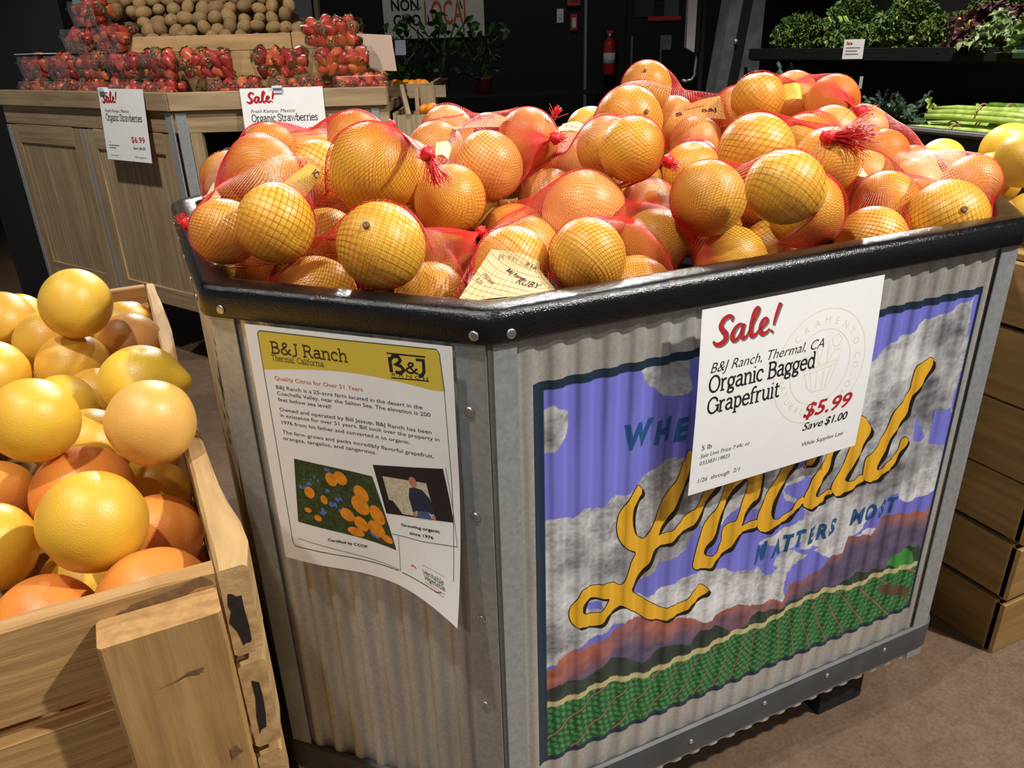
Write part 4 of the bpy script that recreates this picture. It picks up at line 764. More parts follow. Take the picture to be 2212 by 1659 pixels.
# ------------------------------------------------------------- net bags
def push(Pt, sph, eps):
    for c, R in sph:
        d = Pt-c; L = np.linalg.norm(d, axis=-1, keepdims=True); R2 = R+eps
        Pt = np.where(L < R2, c+d/np.maximum(L, 1e-6)*R2, Pt)
    return Pt
def netgrid(sph, A, B, its=22, sag=.7, cell=.0061):
    """taut skin over the fruit: hull of the fruit and both gathered ends, sagging a little between them"""
    A = np.array(A); B = np.array(B); C0 = np.mean([c for c, R in sph if R > .02], 0)
    g = np.arange(130); ph = math.pi*(3-math.sqrt(5))*g; zz = 1-2*(g+.5)/130; rr = np.sqrt(1-zz*zz); U = np.stack([rr*np.cos(ph), rr*np.sin(ph), zz], 1)
    bm = bmesh.new()
    for c, R in sph:
        for u in U: bm.verts.new(c+u*(R+.002))
    for k in (A, B): bm.verts.new(k)
    h = bmesh.ops.convex_hull(bm, input=bm.verts); bm.normal_update(); bv = BVHTree.FromBMesh(bm)
    ax = (A-B)/np.linalg.norm(A-B); u = np.cross(ax, [.3, .5, .8]); u /= np.linalg.norm(u); w = np.cross(ax, u)
    ctr = [c for c, R in sph if R > .02]; rad = np.mean([np.linalg.norm((c-C0)-((c-C0) @ ax)*ax) for c in ctr])*.8+.046; lg = max((c-C0) @ ax for c in ctr)-min((c-C0) @ ax for c in ctr)+.15
    N = int(2*math.pi*rad/cell); Mr = int(lg/cell*2); Mr += Mr % 2
    K = 70; P_ = np.zeros((Mr+1, N, 3)); s_ = np.linspace(0, 1, Mr+1)
    for i2 in range(2*N):
        th = math.pi*i2/N; e_ = u*math.cos(th)+w*math.sin(th); col = [A]
        for k in range(1, K):
            q = math.pi*k/K; d = ax*math.cos(q)+e_*math.sin(q); hit = bv.ray_cast(Vector(C0+d*1.5), Vector(-d))[0]
            if hit is not None: col.append(np.array(hit))
        col.append(B); col = np.array(col); L = np.concatenate([[0], np.cumsum(np.linalg.norm(np.diff(col, axis=0), axis=1))]); L /= L[-1]
        rs_ = np.stack([np.interp(s_, L, col[:, c]) for c in range(3)], 1); rows = np.arange(i2 % 2, Mr+1, 2); P_[rows, i2//2] = rs_[rows]
    bm.free(); P_[0] = A; P_[-1] = B
    pin = np.ones((Mr+1, 1, 1)); pin[0] = pin[-1] = 0
    D = np.min([np.linalg.norm(P_-c, axis=-1)-R for c, R in sph], 0)[..., None]
    tp = np.sin(np.pi*s_)[:, None, None]**.5
    dirc = C0-P_; dirc /= np.maximum(np.linalg.norm(dirc, axis=-1, keepdims=True), 1e-6)
    P_ = P_+dirc*np.minimum(sag*np.maximum(D-.002, 0), .026)*tp
    for k in range(its):
        avg = (P_[:-2]+P_[2:]+Q0(P_, -1)+Q0(P_, 1))/4
        P_[1:-1] = P_[1:-1]*.4+avg*.6
        P_ = np.where(pin > 0, push(P_, sph, .0012), P_)
    return P_
def Q0(P_, s):
    Mr = P_.shape[0]-1; rows = np.arange(1, Mr); nb = P_[rows+s]; odd = (rows % 2 == 1)[:, None, None]
    return np.where(odd, np.roll(nb, -1, 1), np.roll(nb, 1, 1))
def tubes(E0, E1, r):
    d = E1-E0; L = np.linalg.norm(d, axis=1, keepdims=True); ok = L[:, 0] > 2e-4; E0, E1, d, L = E0[ok], E1[ok], d[ok], L[ok]; d = d/L
    a = np.cross(d, [.13, .31, .94]); a /= np.linalg.norm(a, axis=1, keepdims=True); b = np.cross(d, a); n = len(E0)
    v = []
    for e in (E0, E1):
        for q in range(3): v.append(e+r*(math.cos(q*2.094)*a+math.sin(q*2.094)*b))
    v = np.stack(v, 1).reshape(-1, 3); base = (np.arange(n)*6)[:, None]
    return v, np.concatenate([base+np.array([q, (q+1) % 3, 3+(q+1) % 3, 3+q]) for q in range(3)])
def tail(root, p, dirn, L, spread, n=34, r=.00045, name='net_tail'):
    e0 = []; e1 = []; dirn = Vector(dirn).normalized()
    for i in range(n):
        q = Vector(p)+Vector([rnd.gauss(0, .0018) for _ in range(3)]); d = (dirn+Vector([rnd.gauss(0, spread) for _ in range(3)])).normalized(); l = L*rnd.uniform(.7, 1.05)
        for s in range(6):
            d = (d+Vector([rnd.gauss(0, .10) for _ in range(3)])).normalized(); q2 = q+d*l/6; e0.append(q); e1.append(q2); q = q2
    v, f = tubes(np.array(e0), np.array(e1), r); return mk(name, v, f, M['netknot'], root)
def bulb(root, p, r, sc=(1, 1, 1)):
    mb = MB().ball(p, r, 12, 9, sc); j = [Vector([rnd.gauss(0, r*.10) for _ in range(3)]) for _ in mb.v]; mb.v = [tuple(Vector(a)+b) for a, b in zip(mb.v, j)]
    return mb.build('net_knot', M['netknot'], root, True)
BAGS = {}
def labelpts(cs):
    Cn = [np.array(wp(*c)) for c in cs]; nr = np.cross(Cn[1]-Cn[0], Cn[3]-Cn[0]); nr /= np.linalg.norm(nr)
    if nr @ (Cn[0]-np.array(O_CAM)) > 0: nr = -nr
    return [((Cn[0]*(1-a)+Cn[1]*a)*(1-b)+(Cn[3]*(1-a)+Cn[2]*a)*b-nr*.004, .0115) for a in np.linspace(.06, .94, 6) for b in np.linspace(.08, .92, 5)]
LABEL_A = [(985, 655, .80), (1206, 634, .83), (1152, 566, .845), (1062, 538, .83)]
LABEL_B = [(603, 402, .925), (660, 425, .93), (696, 378, .955), (668, 352, .96)]
LABEL_C = [(955, 300, 1.30), (1080, 276, 1.13), (1098, 254, 1.14), (1010, 262, 1.28)]
LABEL_D = [(1455, 258, 1.40), (1568, 258, 1.36), (1555, 207, 1.38), (1452, 240, 1.42)]
UNDER = {'5': LABEL_A, '1': LABEL_B, '4': LABEL_C, '7': LABEL_D}
def bag(key, ks, A, B, label):
    sph = [(np.array(FD[k][0]), FD[k][1]) for k in ks]
    c = sum((FD[k][0] for k in ks), Vector())/len(ks); r = empty('net_bag', (c.x, c.y, min(FD[k][0].z-FD[k][1] for k in ks)), label, 'bag', 'red net bags of grapefruit')
    G = netgrid(sph+(labelpts(UNDER[key]) if key in UNDER else []), A, B); Mr, N = G.shape[0]-1, G.shape[1]; e0 = []; e1 = []
    for j in range(Mr):
        e0 += [G[j], G[j]]; e1 += [G[j+1], np.roll(G[j+1], -1 if j % 2 == 1 else 1, 0)]
    v, f = tubes(np.concatenate(e0), np.concatenate(e1), .00023); mk('netting', v, f, M['net'], r)
    BAGS[key] = (r, sph); return r
def lo(ks, dz=-.03, dy=.02):                          # the far, hidden end of a bag
    c = sum((FD[k][0] for k in ks), Vector())/len(ks); z = min(FD[k][0].z-FD[k][1]*.6 for k in ks); return Vector((c.x, c.y+dy, z+dz))
def knotted(key, ks, A, label, tdir=None, tl=.04, sp=.3, n=34, kr=.008, B=None):
    r = bag(key, ks, A, B or lo(ks), label)
    bulb(r, A, kr)
    if tdir is not None: tail(r, A, tdir, tl, sp, n)
    return r
camup = -Vector(RC.col[1]); camb = -Vector(RC.col[2])
knotted('1', ['a1', 'a2', 'a7', 'a12', 'a14'], wp(402, 484, .93), 'red net bag at the far left, its small tuft on the left rim', -camx*.6+camup, .014, .5, 40, .007, B=FD['a1'][0]+Vector((.06, .05, -.02)))
knotted('13', ['a8', 'a9', 'a11', 'a10'], FD['a10'][0]+Vector((.06, .0, .02)), 'red net bag at the back left, below the strawberry sale sign', B=FD['a8'][0]+Vector((-.05, .02, -.01)))
knotted('2', ['a3', 'a15', 'a16', 'a18'], wp(924, 333, .80), 'red net bag at left with a long knot and tail hanging down', camx*.35-camup*1.0, .036, .16, 60, .008)
knotted('3', ['a4', 'a5', 'a6', 'a13', 'a17'], FD['a17'][0]+Vector((.05, -.02, .04)), 'red net bag slumped at the front left behind the rim', B=FD['a6'][0]+Vector((-.055, .03, -.02)))
knotted('4', ['B1', 'B2', 'B4', 'B5'], wp(1200, 298, 1.13), 'red net bag at the middle back with two small frayed knots', camx+camup*.1, .016, .35, 40, .009, B=FD['B4'][0]+Vector((-.04, .04, -.03)))
r4 = BAGS['4'][0]; p = wp(1197, 252, 1.14); tail(r4, p, camx*.5+camup, .018, .3, 36, .0007); 
knotted('5', ['C1', 'C6', 'B8', 'B9'], FD['C1'][0]+Vector((.055, .02, -.01)), 'red net bag at the front centre holding the printed cream label', B=FD['C6'][0]+Vector((-.05, .0, -.03)))
knotted('6', ['C2', 'C3', 'C5', 'C4'], FD['C4'][0]+Vector((.03, .02, .03)), 'red net bag along the front rim right of centre', B=FD['C2'][0]+Vector((-.01, -.03, -.05)))
knotted('7', ['D1', 'D2', 'D8', 'D7'], FD['D7'][0]+Vector((.05, 0, .0)), 'red net bag at the peak of the pile, stretched tent like', B=FD['D2'][0]+Vector((-.06, .06, -.03)))
knotted('8', ['D3', 'D4', 'B6', 'B7'], wp(1443, 348, 1.14), 'red net bag in the middle with a stubby knot at the yellow fruit', camx-camup*.6, .020, .3, 50, .010, B=FD['B6'][0]+Vector((-.03, .04, -.02)))
knotted('9', ['D5', 'D6'], FD['D6'][0]+Vector((.05, .0, .02)), 'red net bag in the saddle of the pile below the amber tag')
knotted('10', ['E1', 'E2', 'E3', 'E4'], wp(1858, 243, 1.345), 'red net bag crowning the right of the pile, bundled at right', camx-camup*.1, .028, .45, 80, .012, B=FD['E4'][0]+Vector((-.03, .02, -.02)))
knotted('11', ['F1', 'F2', 'F3', 'F8'], wp(1786, 296, 1.02), 'red net bag right of centre with a long red bow knot', camx+camup*.05, .064, .20, 170, .009, B=FD['F1'][0]+Vector((-.06, .02, -.03)))
knotted('12', ['F4', 'F5', 'F6', 'F7', 'F20'], FD['F6'][0]+Vector((.05, .02, .02)), 'red net bag at the front right around the large creased fruit', B=FD['F5'][0]+Vector((-.04, .02, -.01)))
knotted('14', ['F9', 'F10', 'F14', 'F13', 'F18'], FD['F13'][0]+Vector((.04, .0, .01)), 'red net bag at right holding the pointed cream tag', B=FD['F18'][0]+Vector((-.05, .0, -.02)))
knotted('15', ['F11', 'F12', 'F15', 'F16', 'F17'], FD['F17'][0]+Vector((-.02, .04, .02)), 'red net bag at the far right rim corner', B=FD['F12'][0]+Vector((.045, -.005, -.03)))
# paper labels inside the nets
def label(key, cs, mat, name='paper_label', bulge=.004, n=9, texts=()):
    r, sph = BAGS[key]; Cn = [np.array(wp(*c)) for c in cs]                       # bottom left, bottom right, top right, top left
    nr = np.cross(Cn[1]-Cn[0], Cn[3]-Cn[0]); nr /= np.linalg.norm(nr)
    allsph = [(np.array(c), R) for c, R in FD.values()]
    def surf(s, t, off=0.0):
        p = (Cn[0]*(1-s)+Cn[1]*s)*(1-t)+(Cn[3]*(1-s)+Cn[2]*s)*t + nr*(bulge*math.sin(math.pi*s)+bulge*.5*math.sin(7*s+3*t)*.3)
        p = push(p[None], allsph, .0007+off)[0]+nr*off; return Vector(p)
    v = [surf(i/n, j/n) for j in range(n+1) for i in range(n+1)]; W_ = n+1
    o = mk(name, v, np.array([(j*W_+i, j*W_+i+1, (j+1)*W_+i+1, (j+1)*W_+i) for j in range(n) for i in range(n)]), mat, r, True)
    if texts:
        fl = Flat()
        for t in texts: fl.text(*t[:4], **t[4])
        fl.build('printed_text', M['ink'], o, surf, .0006, (.06, .06))
    return o
tx = lambda s, x, y, h, w, **k: (s, x, y, h, dict(width=w, **k))
label('5', LABEL_A, M['cream'], texts=[
    tx('CERTIFIED ORGANIC', .10, .52, .07, .30, rot=-.9), tx('BY CCOF', .05, .42, .07, .14, rot=-.9), tx('B&J Ranch', .42, .60, .10, .34, rot=-.75, bold=.02),
    tx('RUBY', .56, .32, .20, .30, rot=-.6), tx('5 LB', .72, .80, .12, .2, rot=-.5, bold=.02), ('|||||', .22, .84, .12, dict(width=.10)), tx('PO 571', .40, .88, .06, .16, rot=-.3)])
label('1', LABEL_B, M['yellow'], texts=[tx('IC', .60, .72, .3, .3, bold=.03)])
label('1', [(411, 494, .96), (446, 512, .90), (477, 425, .99), (462, 392, 1.02)], M['cream'])
label('4', LABEL_C, M['cream'], bulge=.012, texts=[tx('TX', .45, .5, .3, .2, rot=.3), tx('CA', .72, .6, .25, .15, rot=.2)])
label('8', [(1207, 292, 1.27), (1268, 295, 1.27), (1262, 270, 1.29), (1215, 268, 1.29)], M['cream'], bulge=.006, texts=[tx('NE', .2, .35, .35, .5, bold=.03)])
label('7', LABEL_D, M['amber'], texts=[tx('B&J', .58, .32, .22, .28, bold=.02), tx('ORGANIC', .25, .60, .12, .4), tx('S', .05, .25, .45, .14, bold=.03)])
label('10', [(1694, 218, 1.33), (1732, 214, 1.33), (1728, 182, 1.34), (1694, 182, 1.34)], M['yellow'])
label('14', [(1800, 388, 1.18), (1883, 388, 1.17), (1868, 372, 1.20), (1838, 360, 1.21)], M['cream'], bulge=.008)
label('14', [(1895, 384, 1.13), (1962, 404, 1.12), (1965, 392, 1.14), (1905, 372, 1.15)], M['yellow'])
label('2', [(938, 340, .93), (968, 345, .94), (976, 318, .96), (942, 308, .95)], M['cream'], bulge=.006)
# ------------------------------------------------------------- a stroke alphabet for the slab serif headings (unit: x height .7, cap 1)
def arc(cx, cy, rx, ry, a0, a1, n=10): return [(cx+rx*math.cos(math.radians(a0+(a1-a0)*i/n)), cy+ry*math.sin(math.radians(a0+(a1-a0)*i/n))) for i in range(n+1)]
def sf(x, y, w=.26): return [(x-w/2, y), (x+w/2, y)]
GL = {
 'O': (.86, [arc(.42, .5, .36, .5, 0, 360, 24)]), 'o': (.62, [arc(.3, .35, .25, .35, 0, 360, 18)]),
 'r': (.50, [[(.14, .7), (.14, 0)], [(.14, .45), (.2, .6), (.32, .69), (.44, .66)], sf(.16, 0, .3), sf(.08, .7, .14)]),
 'g': (.62, [arc(.28, .42, .21, .27, 0, 360, 16), [(.48, .6), (.60, .70)], [(.16, .2), (.12, .08), (.2, .02), (.42, 0), (.5, -.12), (.42, -.26), (.2, -.28), (.08, -.2), (.1, -.06), (.2, .02)]]),
 'a': (.60, [[(.1, .58), (.18, .68), (.32, .7), (.44, .62), (.45, .5), (.45, .08), (.52, 0), (.60, .02)], [(.45, .42), (.26, .40), (.1, .32), (.06, .17), (.14, .03), (.27, .01), (.40, .08), (.45, .2)]]),
 'n': (.68, [[(.14, .7), (.14, 0)], [(.14, .48), (.24, .64), (.38, .7), (.5, .62), (.53, .45), (.53, 0)], sf(.15, 0, .28), sf(.54, 0, .26), sf(.08, .7, .14)]),
 'h': (.68, [[(.14, 1.05), (.14, 0)], [(.14, .48), (.24, .64), (.38, .7), (.5, .62), (.53, .45), (.53, 0)], sf(.15, 0, .28), sf(.54, 0, .26), sf(.08, 1.05, .14)]),
 'i': (.30, [[(.14, .7), (.14, 0)], sf(.15, 0, .28), sf(.08, .7, .14), [(.14, .92), (.14, 1.0)]]),
 'l': (.30, [[(.14, 1.05), (.14, 0)], sf(.15, 0, .28), sf(.08, 1.05, .14)]),
 'c': (.54, [arc(.3, .35, .25, .35, 48, 310, 14), [(.47, .6), (.47, .48)]]), 
 'B': (.76, [[(.17, 1), (.17, 0)], [(.04, 1), (.42, 1), (.58, .92), (.61, .76), (.55, .6), (.40, .53), (.17, .53)], [(.40, .53), (.60, .46), (.68, .28), (.60, .08), (.42, 0), (.04, 0)]]),
 'R': (.80, [[(.17, 1), (.17, 0)], [(.04, 1), (.42, 1), (.58, .92), (.62, .74), (.55, .56), (.38, .49), (.17, .49)], [(.38, .49), (.50, .42), (.62, .1), (.70, 0), (.80, 0)], sf(.17, 0, .28)]),
 'J': (.50, [[(.34, 1), (.34, .15), (.28, 0), (.14, -.06), (.04, -.04)], sf(.34, 1, .28)]),
 '&': (.86, [[(.80, .0), (.62, .1), (.3, .58), (.22, .78), (.28, .95), (.42, 1.0), (.53, .9), (.5, .74), (.3, .56), (.1, .36), (.08, .16), (.2, .02), (.38, 0), (.56, .12), (.68, .4), (.80, .44)]]),
 'G': (.86, [arc(.44, .5, .37, .5, 42, 360, 20), [(.81, .5), (.81, .06)], [(.6, .46), (.9, .46)], [(.72, .84), (.72, .70)]]),
 'p': (.66, [[(.15, .7), (.15, -.3)], arc(.34, .35, .22, .34, 150, -150, 14), sf(.15, -.3, .28), sf(.08, .7, .14)]),
 'd': (.66, [[(.52, 1.05), (.52, 0)], arc(.30, .35, .22, .34, 30, 330, 14), sf(.58, 0, .12), sf(.46, 1.05, .14)]),
 'b': (.66, [[(.15, 1.05), (.15, 0)], arc(.35, .35, .22, .34, 150, -150, 14), sf(.08, 1.05, .14)]),
 'e': (.60, [[(.07, .38), (.52, .38), (.5, .56), (.42, .67), (.3, .7), (.14, .62), (.06, .42), (.06, .26), (.14, .06), (.3, 0), (.44, .04), (.53, .13)]]),
 'f': (.42, [[(.15, 0), (.15, .82), (.22, .98), (.34, 1.04), (.46, .98)], sf(.16, 0, .3), [(.03, .68), (.38, .68)]]),
 'u': (.68, [[(.13, .7), (.13, .24), (.2, .06), (.32, 0), (.44, .08), (.53, .24)], [(.53, .7), (.53, 0)], sf(.07, .7, .14), sf(.47, .7, .14), sf(.59, 0, .12)]),
 't': (.44, [[(.17, .92), (.17, .14), (.24, .01), (.34, 0), (.43, .06)], [(.02, .68), (.4, .68)]]),
 'S': (.66, [[(.56, .72), (.56, .9), (.4, 1), (.24, .98), (.1, .86), (.1, .68), (.22, .56), (.42, .48), (.56, .36), (.58, .18), (.46, .03), (.3, 0), (.12, .06), (.07, .14), (.07, .28)]]),
 's': (.50, [[(.40, .52), (.40, .62), (.28, .7), (.14, .66), (.08, .54), (.14, .43), (.3, .36), (.42, .26), (.42, .12), (.3, .01), (.16, .0), (.07, .08), (.07, .18)]]),
 'w': (.92, [[(.07, .7), (.26, 0), (.46, .66), (.64, 0), (.84, .7)], sf(.08, .7, .22), sf(.82, .7, .22)]),
 'y': (.64, [[(.08, .7), (.31, .02)], [(.55, .7), (.31, .02), (.2, -.26), (.08, -.28)], sf(.08, .7, .2), sf(.55, .7, .2)]),
 'T': (.70, [[(.35, 1), (.35, 0)], [(.04, .84), (.04, 1), (.66, 1), (.66, .84)], sf(.35, 0, .28)]),
 'm': (1.0, [[(.14, .7), (.14, 0)], [(.14, .48), (.26, .66), (.37, .7), (.47, .6), (.49, .45), (.49, 0)], [(.49, .48), (.60, .66), (.72, .7), (.82, .6), (.84, .45), (.84, 0)], sf(.15, 0, .26), sf(.5, 0, .22), sf(.86, 0, .24), sf(.08, .7, .12)]),
 'C': (.80, [arc(.44, .5, .37, .5, 40, 320, 20), [(.72, .84), (.72, .70)]]), ',': (.24, [[(.12, .05), (.06, -.16)]]), '.': (.24, [[(.10, .0), (.10, .08)]]), ' ': (.30, []),
 'k': (.62, [[(.14, 1.05), (.14, 0)], [(.48, .7), (.16, .3)], [(.26, .42), (.54, 0)], sf(.15, 0, .26), sf(.08, 1.05, .14)]),
}
def slab(fl, txt, x, y, h, width, wt=.11, shear=0.0):
    adv = sum(GL[c][0] for c in txt); k = width/(adv*h); cx = 0
    for c in txt:
        w, st = GL[c]
        for L in st:
            P = [(p[0]+cx, p[1]) for p in L]
            fl.add(ribbon([(x+(px+py*shear)*h*k, y+py*h) for px, py in P], wt*h*(.8 if len(L) == 2 and abs(L[0][1]-L[1][1]) < .01 else 1)))
        cx += w
    return fl
# brush lettering for the word Sale!
SALE = [([(.02, .16), (.12, .02), (.30, .0), (.46, .14), (.44, .36), (.32, .52), (.26, .70), (.36, .92), (.54, 1.0), (.66, .92), (.64, .78)], [.06, .12, .17, .19, .18, .17, .16, .15, .13, .1, .05]),
 ([(1.06, .56), (.94, .60), (.80, .50), (.70, .28), (.72, .08), (.84, .03), (.98, .20), (1.10, .58)], [.08, .11, .14, .16, .15, .12, .1, .1]),
 ([(1.10, .60), (1.04, .26), (1.08, .06), (1.18, .05), (1.28, .18)], [.13, .15, .14, .1, .06]),
 ([(1.26, .16), (1.46, .60), (1.60, .94), (1.60, 1.08), (1.52, 1.10), (1.44, .92), (1.38, .50), (1.38, .16), (1.46, .04), (1.58, .10), (1.66, .22)], [.06, .08, .1, .1, .11, .14, .17, .17, .14, .1, .06]),
 ([(1.66, .22), (1.84, .34), (1.96, .50), (1.92, .62), (1.82, .60), (1.74, .42), (1.74, .16), (1.84, .04), (1.98, .08), (2.08, .20)], [.06, .09, .11, .1, .12, .15, .16, .14, .1, .05]),
 ([(2.22, .30), (2.30, .70), (2.42, 1.12)], [.06, .13, .15]), ([(2.15, .03), (2.20, .10)], [.13, .13])]
def densify(P, w, n=4):
    P = [np.array(p) for p in P]; o = []; ww = []
    for i in range(len(P)-1):
        p0, p1, p2, p3 = P[max(i-1, 0)], P[i], P[i+1], P[min(i+2, len(P)-1)]
        for k in range(n):
            t = k/n; o.append(tuple(.5*((2*p1)+(-p0+p2)*t+(2*p0-5*p1+4*p2-p3)*t*t+(-p0+3*p1-3*p2+p3)*t**3))); ww.append(w[i]*(1-t)+w[i+1]*t)
    return o+[tuple(P[-1])], ww+[w[-1]]
def sale(fl, x, y, width, h, dx=0, dy=0, grow=0):
    for P, w in SALE:
        p, q = densify(P, w); fl.add(ribbon([(x+dx+a*width/2.48, y+dy+b*h/1.12) for a, b in p], [(k+grow)*h*1.05 for k in q]))
    return fl
# ------------------------------------------------------------- sale sign on the bin
SX, SZ = .4935, .596
def SG(u, v, off=0.0):                                # millimetres on the sign
    bow = .0025*math.sin(math.pi*min(1, max(0, v/222)))
    return Vector((SX+u/1000, .6055-bow-off*.35, SZ+v/1000))
def grid(surf, u0, u1, v0, v1, nu, nv):
    W_ = nu+1
    return [surf(u0+(u1-u0)*i/nu, v0+(v1-v0)*j/nv) for j in range(nv+1) for i in range(nu+1)], np.array([(j*W_+i, j*W_+i+1, (j+1)*W_+i+1, (j+1)*W_+i) for j in range(nv) for i in range(nu)])
def salesign(label, kind, surf, main):
    v, f = grid(surf, -2, 259, 1, 226, 6, 24)
    s = mk('sale_sign', v, f, M['paper'], smooth=True); tag(s, label, 'sign', 'sale signs')
    cut = (0, 12)
    sale(Flat(), 14, 184, 92, 33, 1.6, -1.6, .02).build('headline_shadow', M['inkred'] if not main else M['inkgrey'], s, surf, .0003, cut)
    sale(Flat(), 14, 184, 92, 33).build('headline', M['inkred'], s, surf, .0006, cut)
    k = Flat()
    if main:
        k.text('B&J Ranch, Thermal, CA', 14, 152, 17, 162, shear=.3, bold=-.004)
        slab(k, 'Organic Bagged', 13, 129, 19, 153, .13); slab(k, 'Grapefruit', 13, 103, 19, 103, .13)
        k.text('5 lb', 11, 58, 9, 14).text('Sale Unit Price 7.49c oz', 10, 48, 7, 71, shear=.2).text('033383119823', 10, 38.5, 7, 43, shear=.2)
        k.text('1/26  through  2/1', 10, 15, 8, 61, shear=.2).text('While Supplies Last', 165, 23.5, 8, 68, shear=.2).text('Save', 161, 46, 15, 33, shear=.3, bold=.01).text('$1.00', 197, 46, 15, 37, shear=.2, bold=.02)
        pr = Flat().text('$5.99', 159, 64, 27, 77, shear=.22, bold=.02)
        e = Flat()
        for R_ in (70, 46): e.add(ribbon([(175+R_*math.cos(a*math.pi/36), 127+R_*1.02*math.sin(a*math.pi/36)) for a in range(72)], .9, True))
        for t, a0, a1 in (('SACRAMENTO', 165, 25), ('CO-OP', 5, -45), ('NATURAL', 185, 250)):
            for i, ch in enumerate(t):
                a = math.radians(a0+(a1-a0)*i/(len(t)-1)); low = t == 'NATURAL'; q = a+math.pi/2 if low else a-math.pi/2
                rr = 61 if low else 53.5
                e.text(ch, 175+rr*math.cos(a), 127+rr*math.sin(a), 12, None, 0, -.005, 'CENTER', q)
        for P in ([(148, 132), (158, 104), (166, 97), (184, 97), (192, 104), (204, 138)], [(148, 126), (200, 132)], [(149, 121), (200, 127)], [(160, 122), (166, 99)], [(170, 123), (172, 99)], [(182, 124), (180, 99)], [(192, 126), (186, 99)],
                  [(160, 128), (158, 148), (166, 152), (172, 130)], [(172, 130), (176, 156), (184, 158), (184, 131)], [(184, 131), (196, 146), (204, 144)], [(152, 130), (150, 142), (158, 146)], [(192, 150), (188, 160), (196, 166), (204, 158), (200, 150), (192, 150)]): e.add(ribbon(P, .8))
        e.build('seal', M['inkseal'], s, surf, .00015, cut); pr.build('price', M['inkred'], s, surf, .0006, cut)
    else:
        k.text('Fresh Kampo, Mexico', 24, 153, 15, 140, shear=.3); slab(k, 'Organic Strawberries', 24, 127, 21, 210, .12)
        k.text('1 lb', 20, 56, 7, 10).text('1/26 through 2/1', 20, 14, 7, 52).text('While Supplies Last', 165, 14, 7, 70)
        k.text('Save $4.00', 162, 40, 13, 70, shear=.2, bold=.01)
        Flat().add(ribbon([(20, 48), (80, 48)], 3)).add(ribbon([(20, 40), (60, 40)], 3)).build('small_print', M['inkgrey'], s, surf, .0004, cut)
        Flat().text('$6.99', 158, 62, 26, 76, bold=.01).build('price', M['inkred'], s, surf, .0006, cut)
    k.build('printed_text', M['ink'], s, surf, .0004, cut)
    return s
salesign('white sale sign for organic bagged grapefruit hanging on the painted bin front', 'grapefruit', SG, True)

# ------------------------------------------------------------- farm poster on the left chamfer
def PB(x, y, z, o): return Vector((x, y, z)) + Vector((nB.x, nB.y, 0))*o
def lerp(a, b, t): return a*(1-t)+b*t
# poster runs 0..1 across and 0..1 down; the lower right corner curls off the metal
pTL, pTR = (.0655, .8145), (.2335, .6465)
def PS(s, t, off=0.0):
    t = 1-t; x = lerp(pTL[0], pTR[0], s); y = lerp(pTL[1], pTR[1], s)
    bot = lerp(.522, .524, s); z = lerp(.8185, bot, t)
    k = max(0, s-.35)/.65*max(0, t-.45)/.55
    drop = .020*max(0, s-.62)**2/.144*max(0, t-.6)/.4
    o = .0065+.030*k*k+.004*math.sin(math.pi*t)*(.3+s)*.5+.0018*math.sin(9*s)*t
    return PB(x, y, z-drop, o+off)
v, f = grid(lambda s, t: PS(s, t), 0, 1, 0, 1, 48, 56)
po = mk('farm_poster', v, f, M['paper'], smooth=True); tag(po, 'white information poster with a mustard header taped to the corrugated side of the bin', 'poster')
pc = (.025, .025)
def PF(s, t, off): return PS(s, t, off*.22)
Y_ = lambda t: 1-t
hb = [(.062, .035), (.075, .022), (.5, .022), (.925, .018), (.94, .03), (.955, .162)] + [(.955-(.955-.066)*i/16, .168-.03*math.sin(math.pi*i/16)+(.0 if i < 8 else 0)) for i in range(1, 17)]
Flat().add(poly2([(s, Y_(t)) for s, t in hb])).build('header_band', M['band'], po, PF, .0004, pc)
fr_ = [(.062, .03), (.066, .5), (.064, .915), (.075, .931), (.3, .934), (.66, .934)]
k = Flat().add(ribbon([(s, Y_(t)) for s, t in fr_], .004)).add(ribbon([(s, Y_(t)) for s, t in ((.68, .934), (.88, .934), (.905, .925))], .004)).add(ribbon([(s, Y_(t)) for s, t in ((.955, .16), (.965, .5), (.968, .86))], .003)).add(ribbon([(s, Y_(t)) for s, t in ((.062, .03), (.075, .02), (.5, .02), (.93, .016), (.942, .03), (.956, .16))], .004))
k.build('border_line', M['inkgreen'], po, PF, .0006, pc)
b = Flat(); 
slab(b, 'B&J Ranch', .118, Y_(.099), .042, .392, .17); slab(b, 'Thermal, California', .117, Y_(.128), .021, .27, .14)
b.build('title', M['inkbrown'], po, PF, .0007, pc)
lg = Flat().add(ribbon([(.70, Y_(.049)), (.878, Y_(.047))], .0055)).add(ribbon([(.713, Y_(.136)), (.888, Y_(.131))], .0045))
for P, w in (([(.716, Y_(.116)), (.712, Y_(.062))], .016), ([(.712, Y_(.075)), (.728, Y_(.058)), (.752, Y_(.056)), (.762, Y_(.068)), (.752, Y_(.080)), (.738, Y_(.086)), (.762, Y_(.090)), (.776, Y_(.102)), (.762, Y_(.114)), (.735, Y_(.114))], .013), ([(.834, Y_(.060)), (.874, Y_(.060))], .010), ([(.868, Y_(.060)), (.868, Y_(.100)), (.858, Y_(.114)), (.842, Y_(.118))], .014)): lg.add(ribbon(P, w))
slab(lg, '&', .782, Y_(.110), .036, .062, .2)
lg.text('R A N C H', .716, Y_(.129), .016, .168)
lg.build('logo', M['ink'], po, PF, .0008, pc)
Flat().text('Quality Citrus for Over 51 Years', .117, Y_(.203), .022, .45, bold=.006).build('subheading', M['inkorange'], po, PF, .0006, pc)
t_ = Flat()
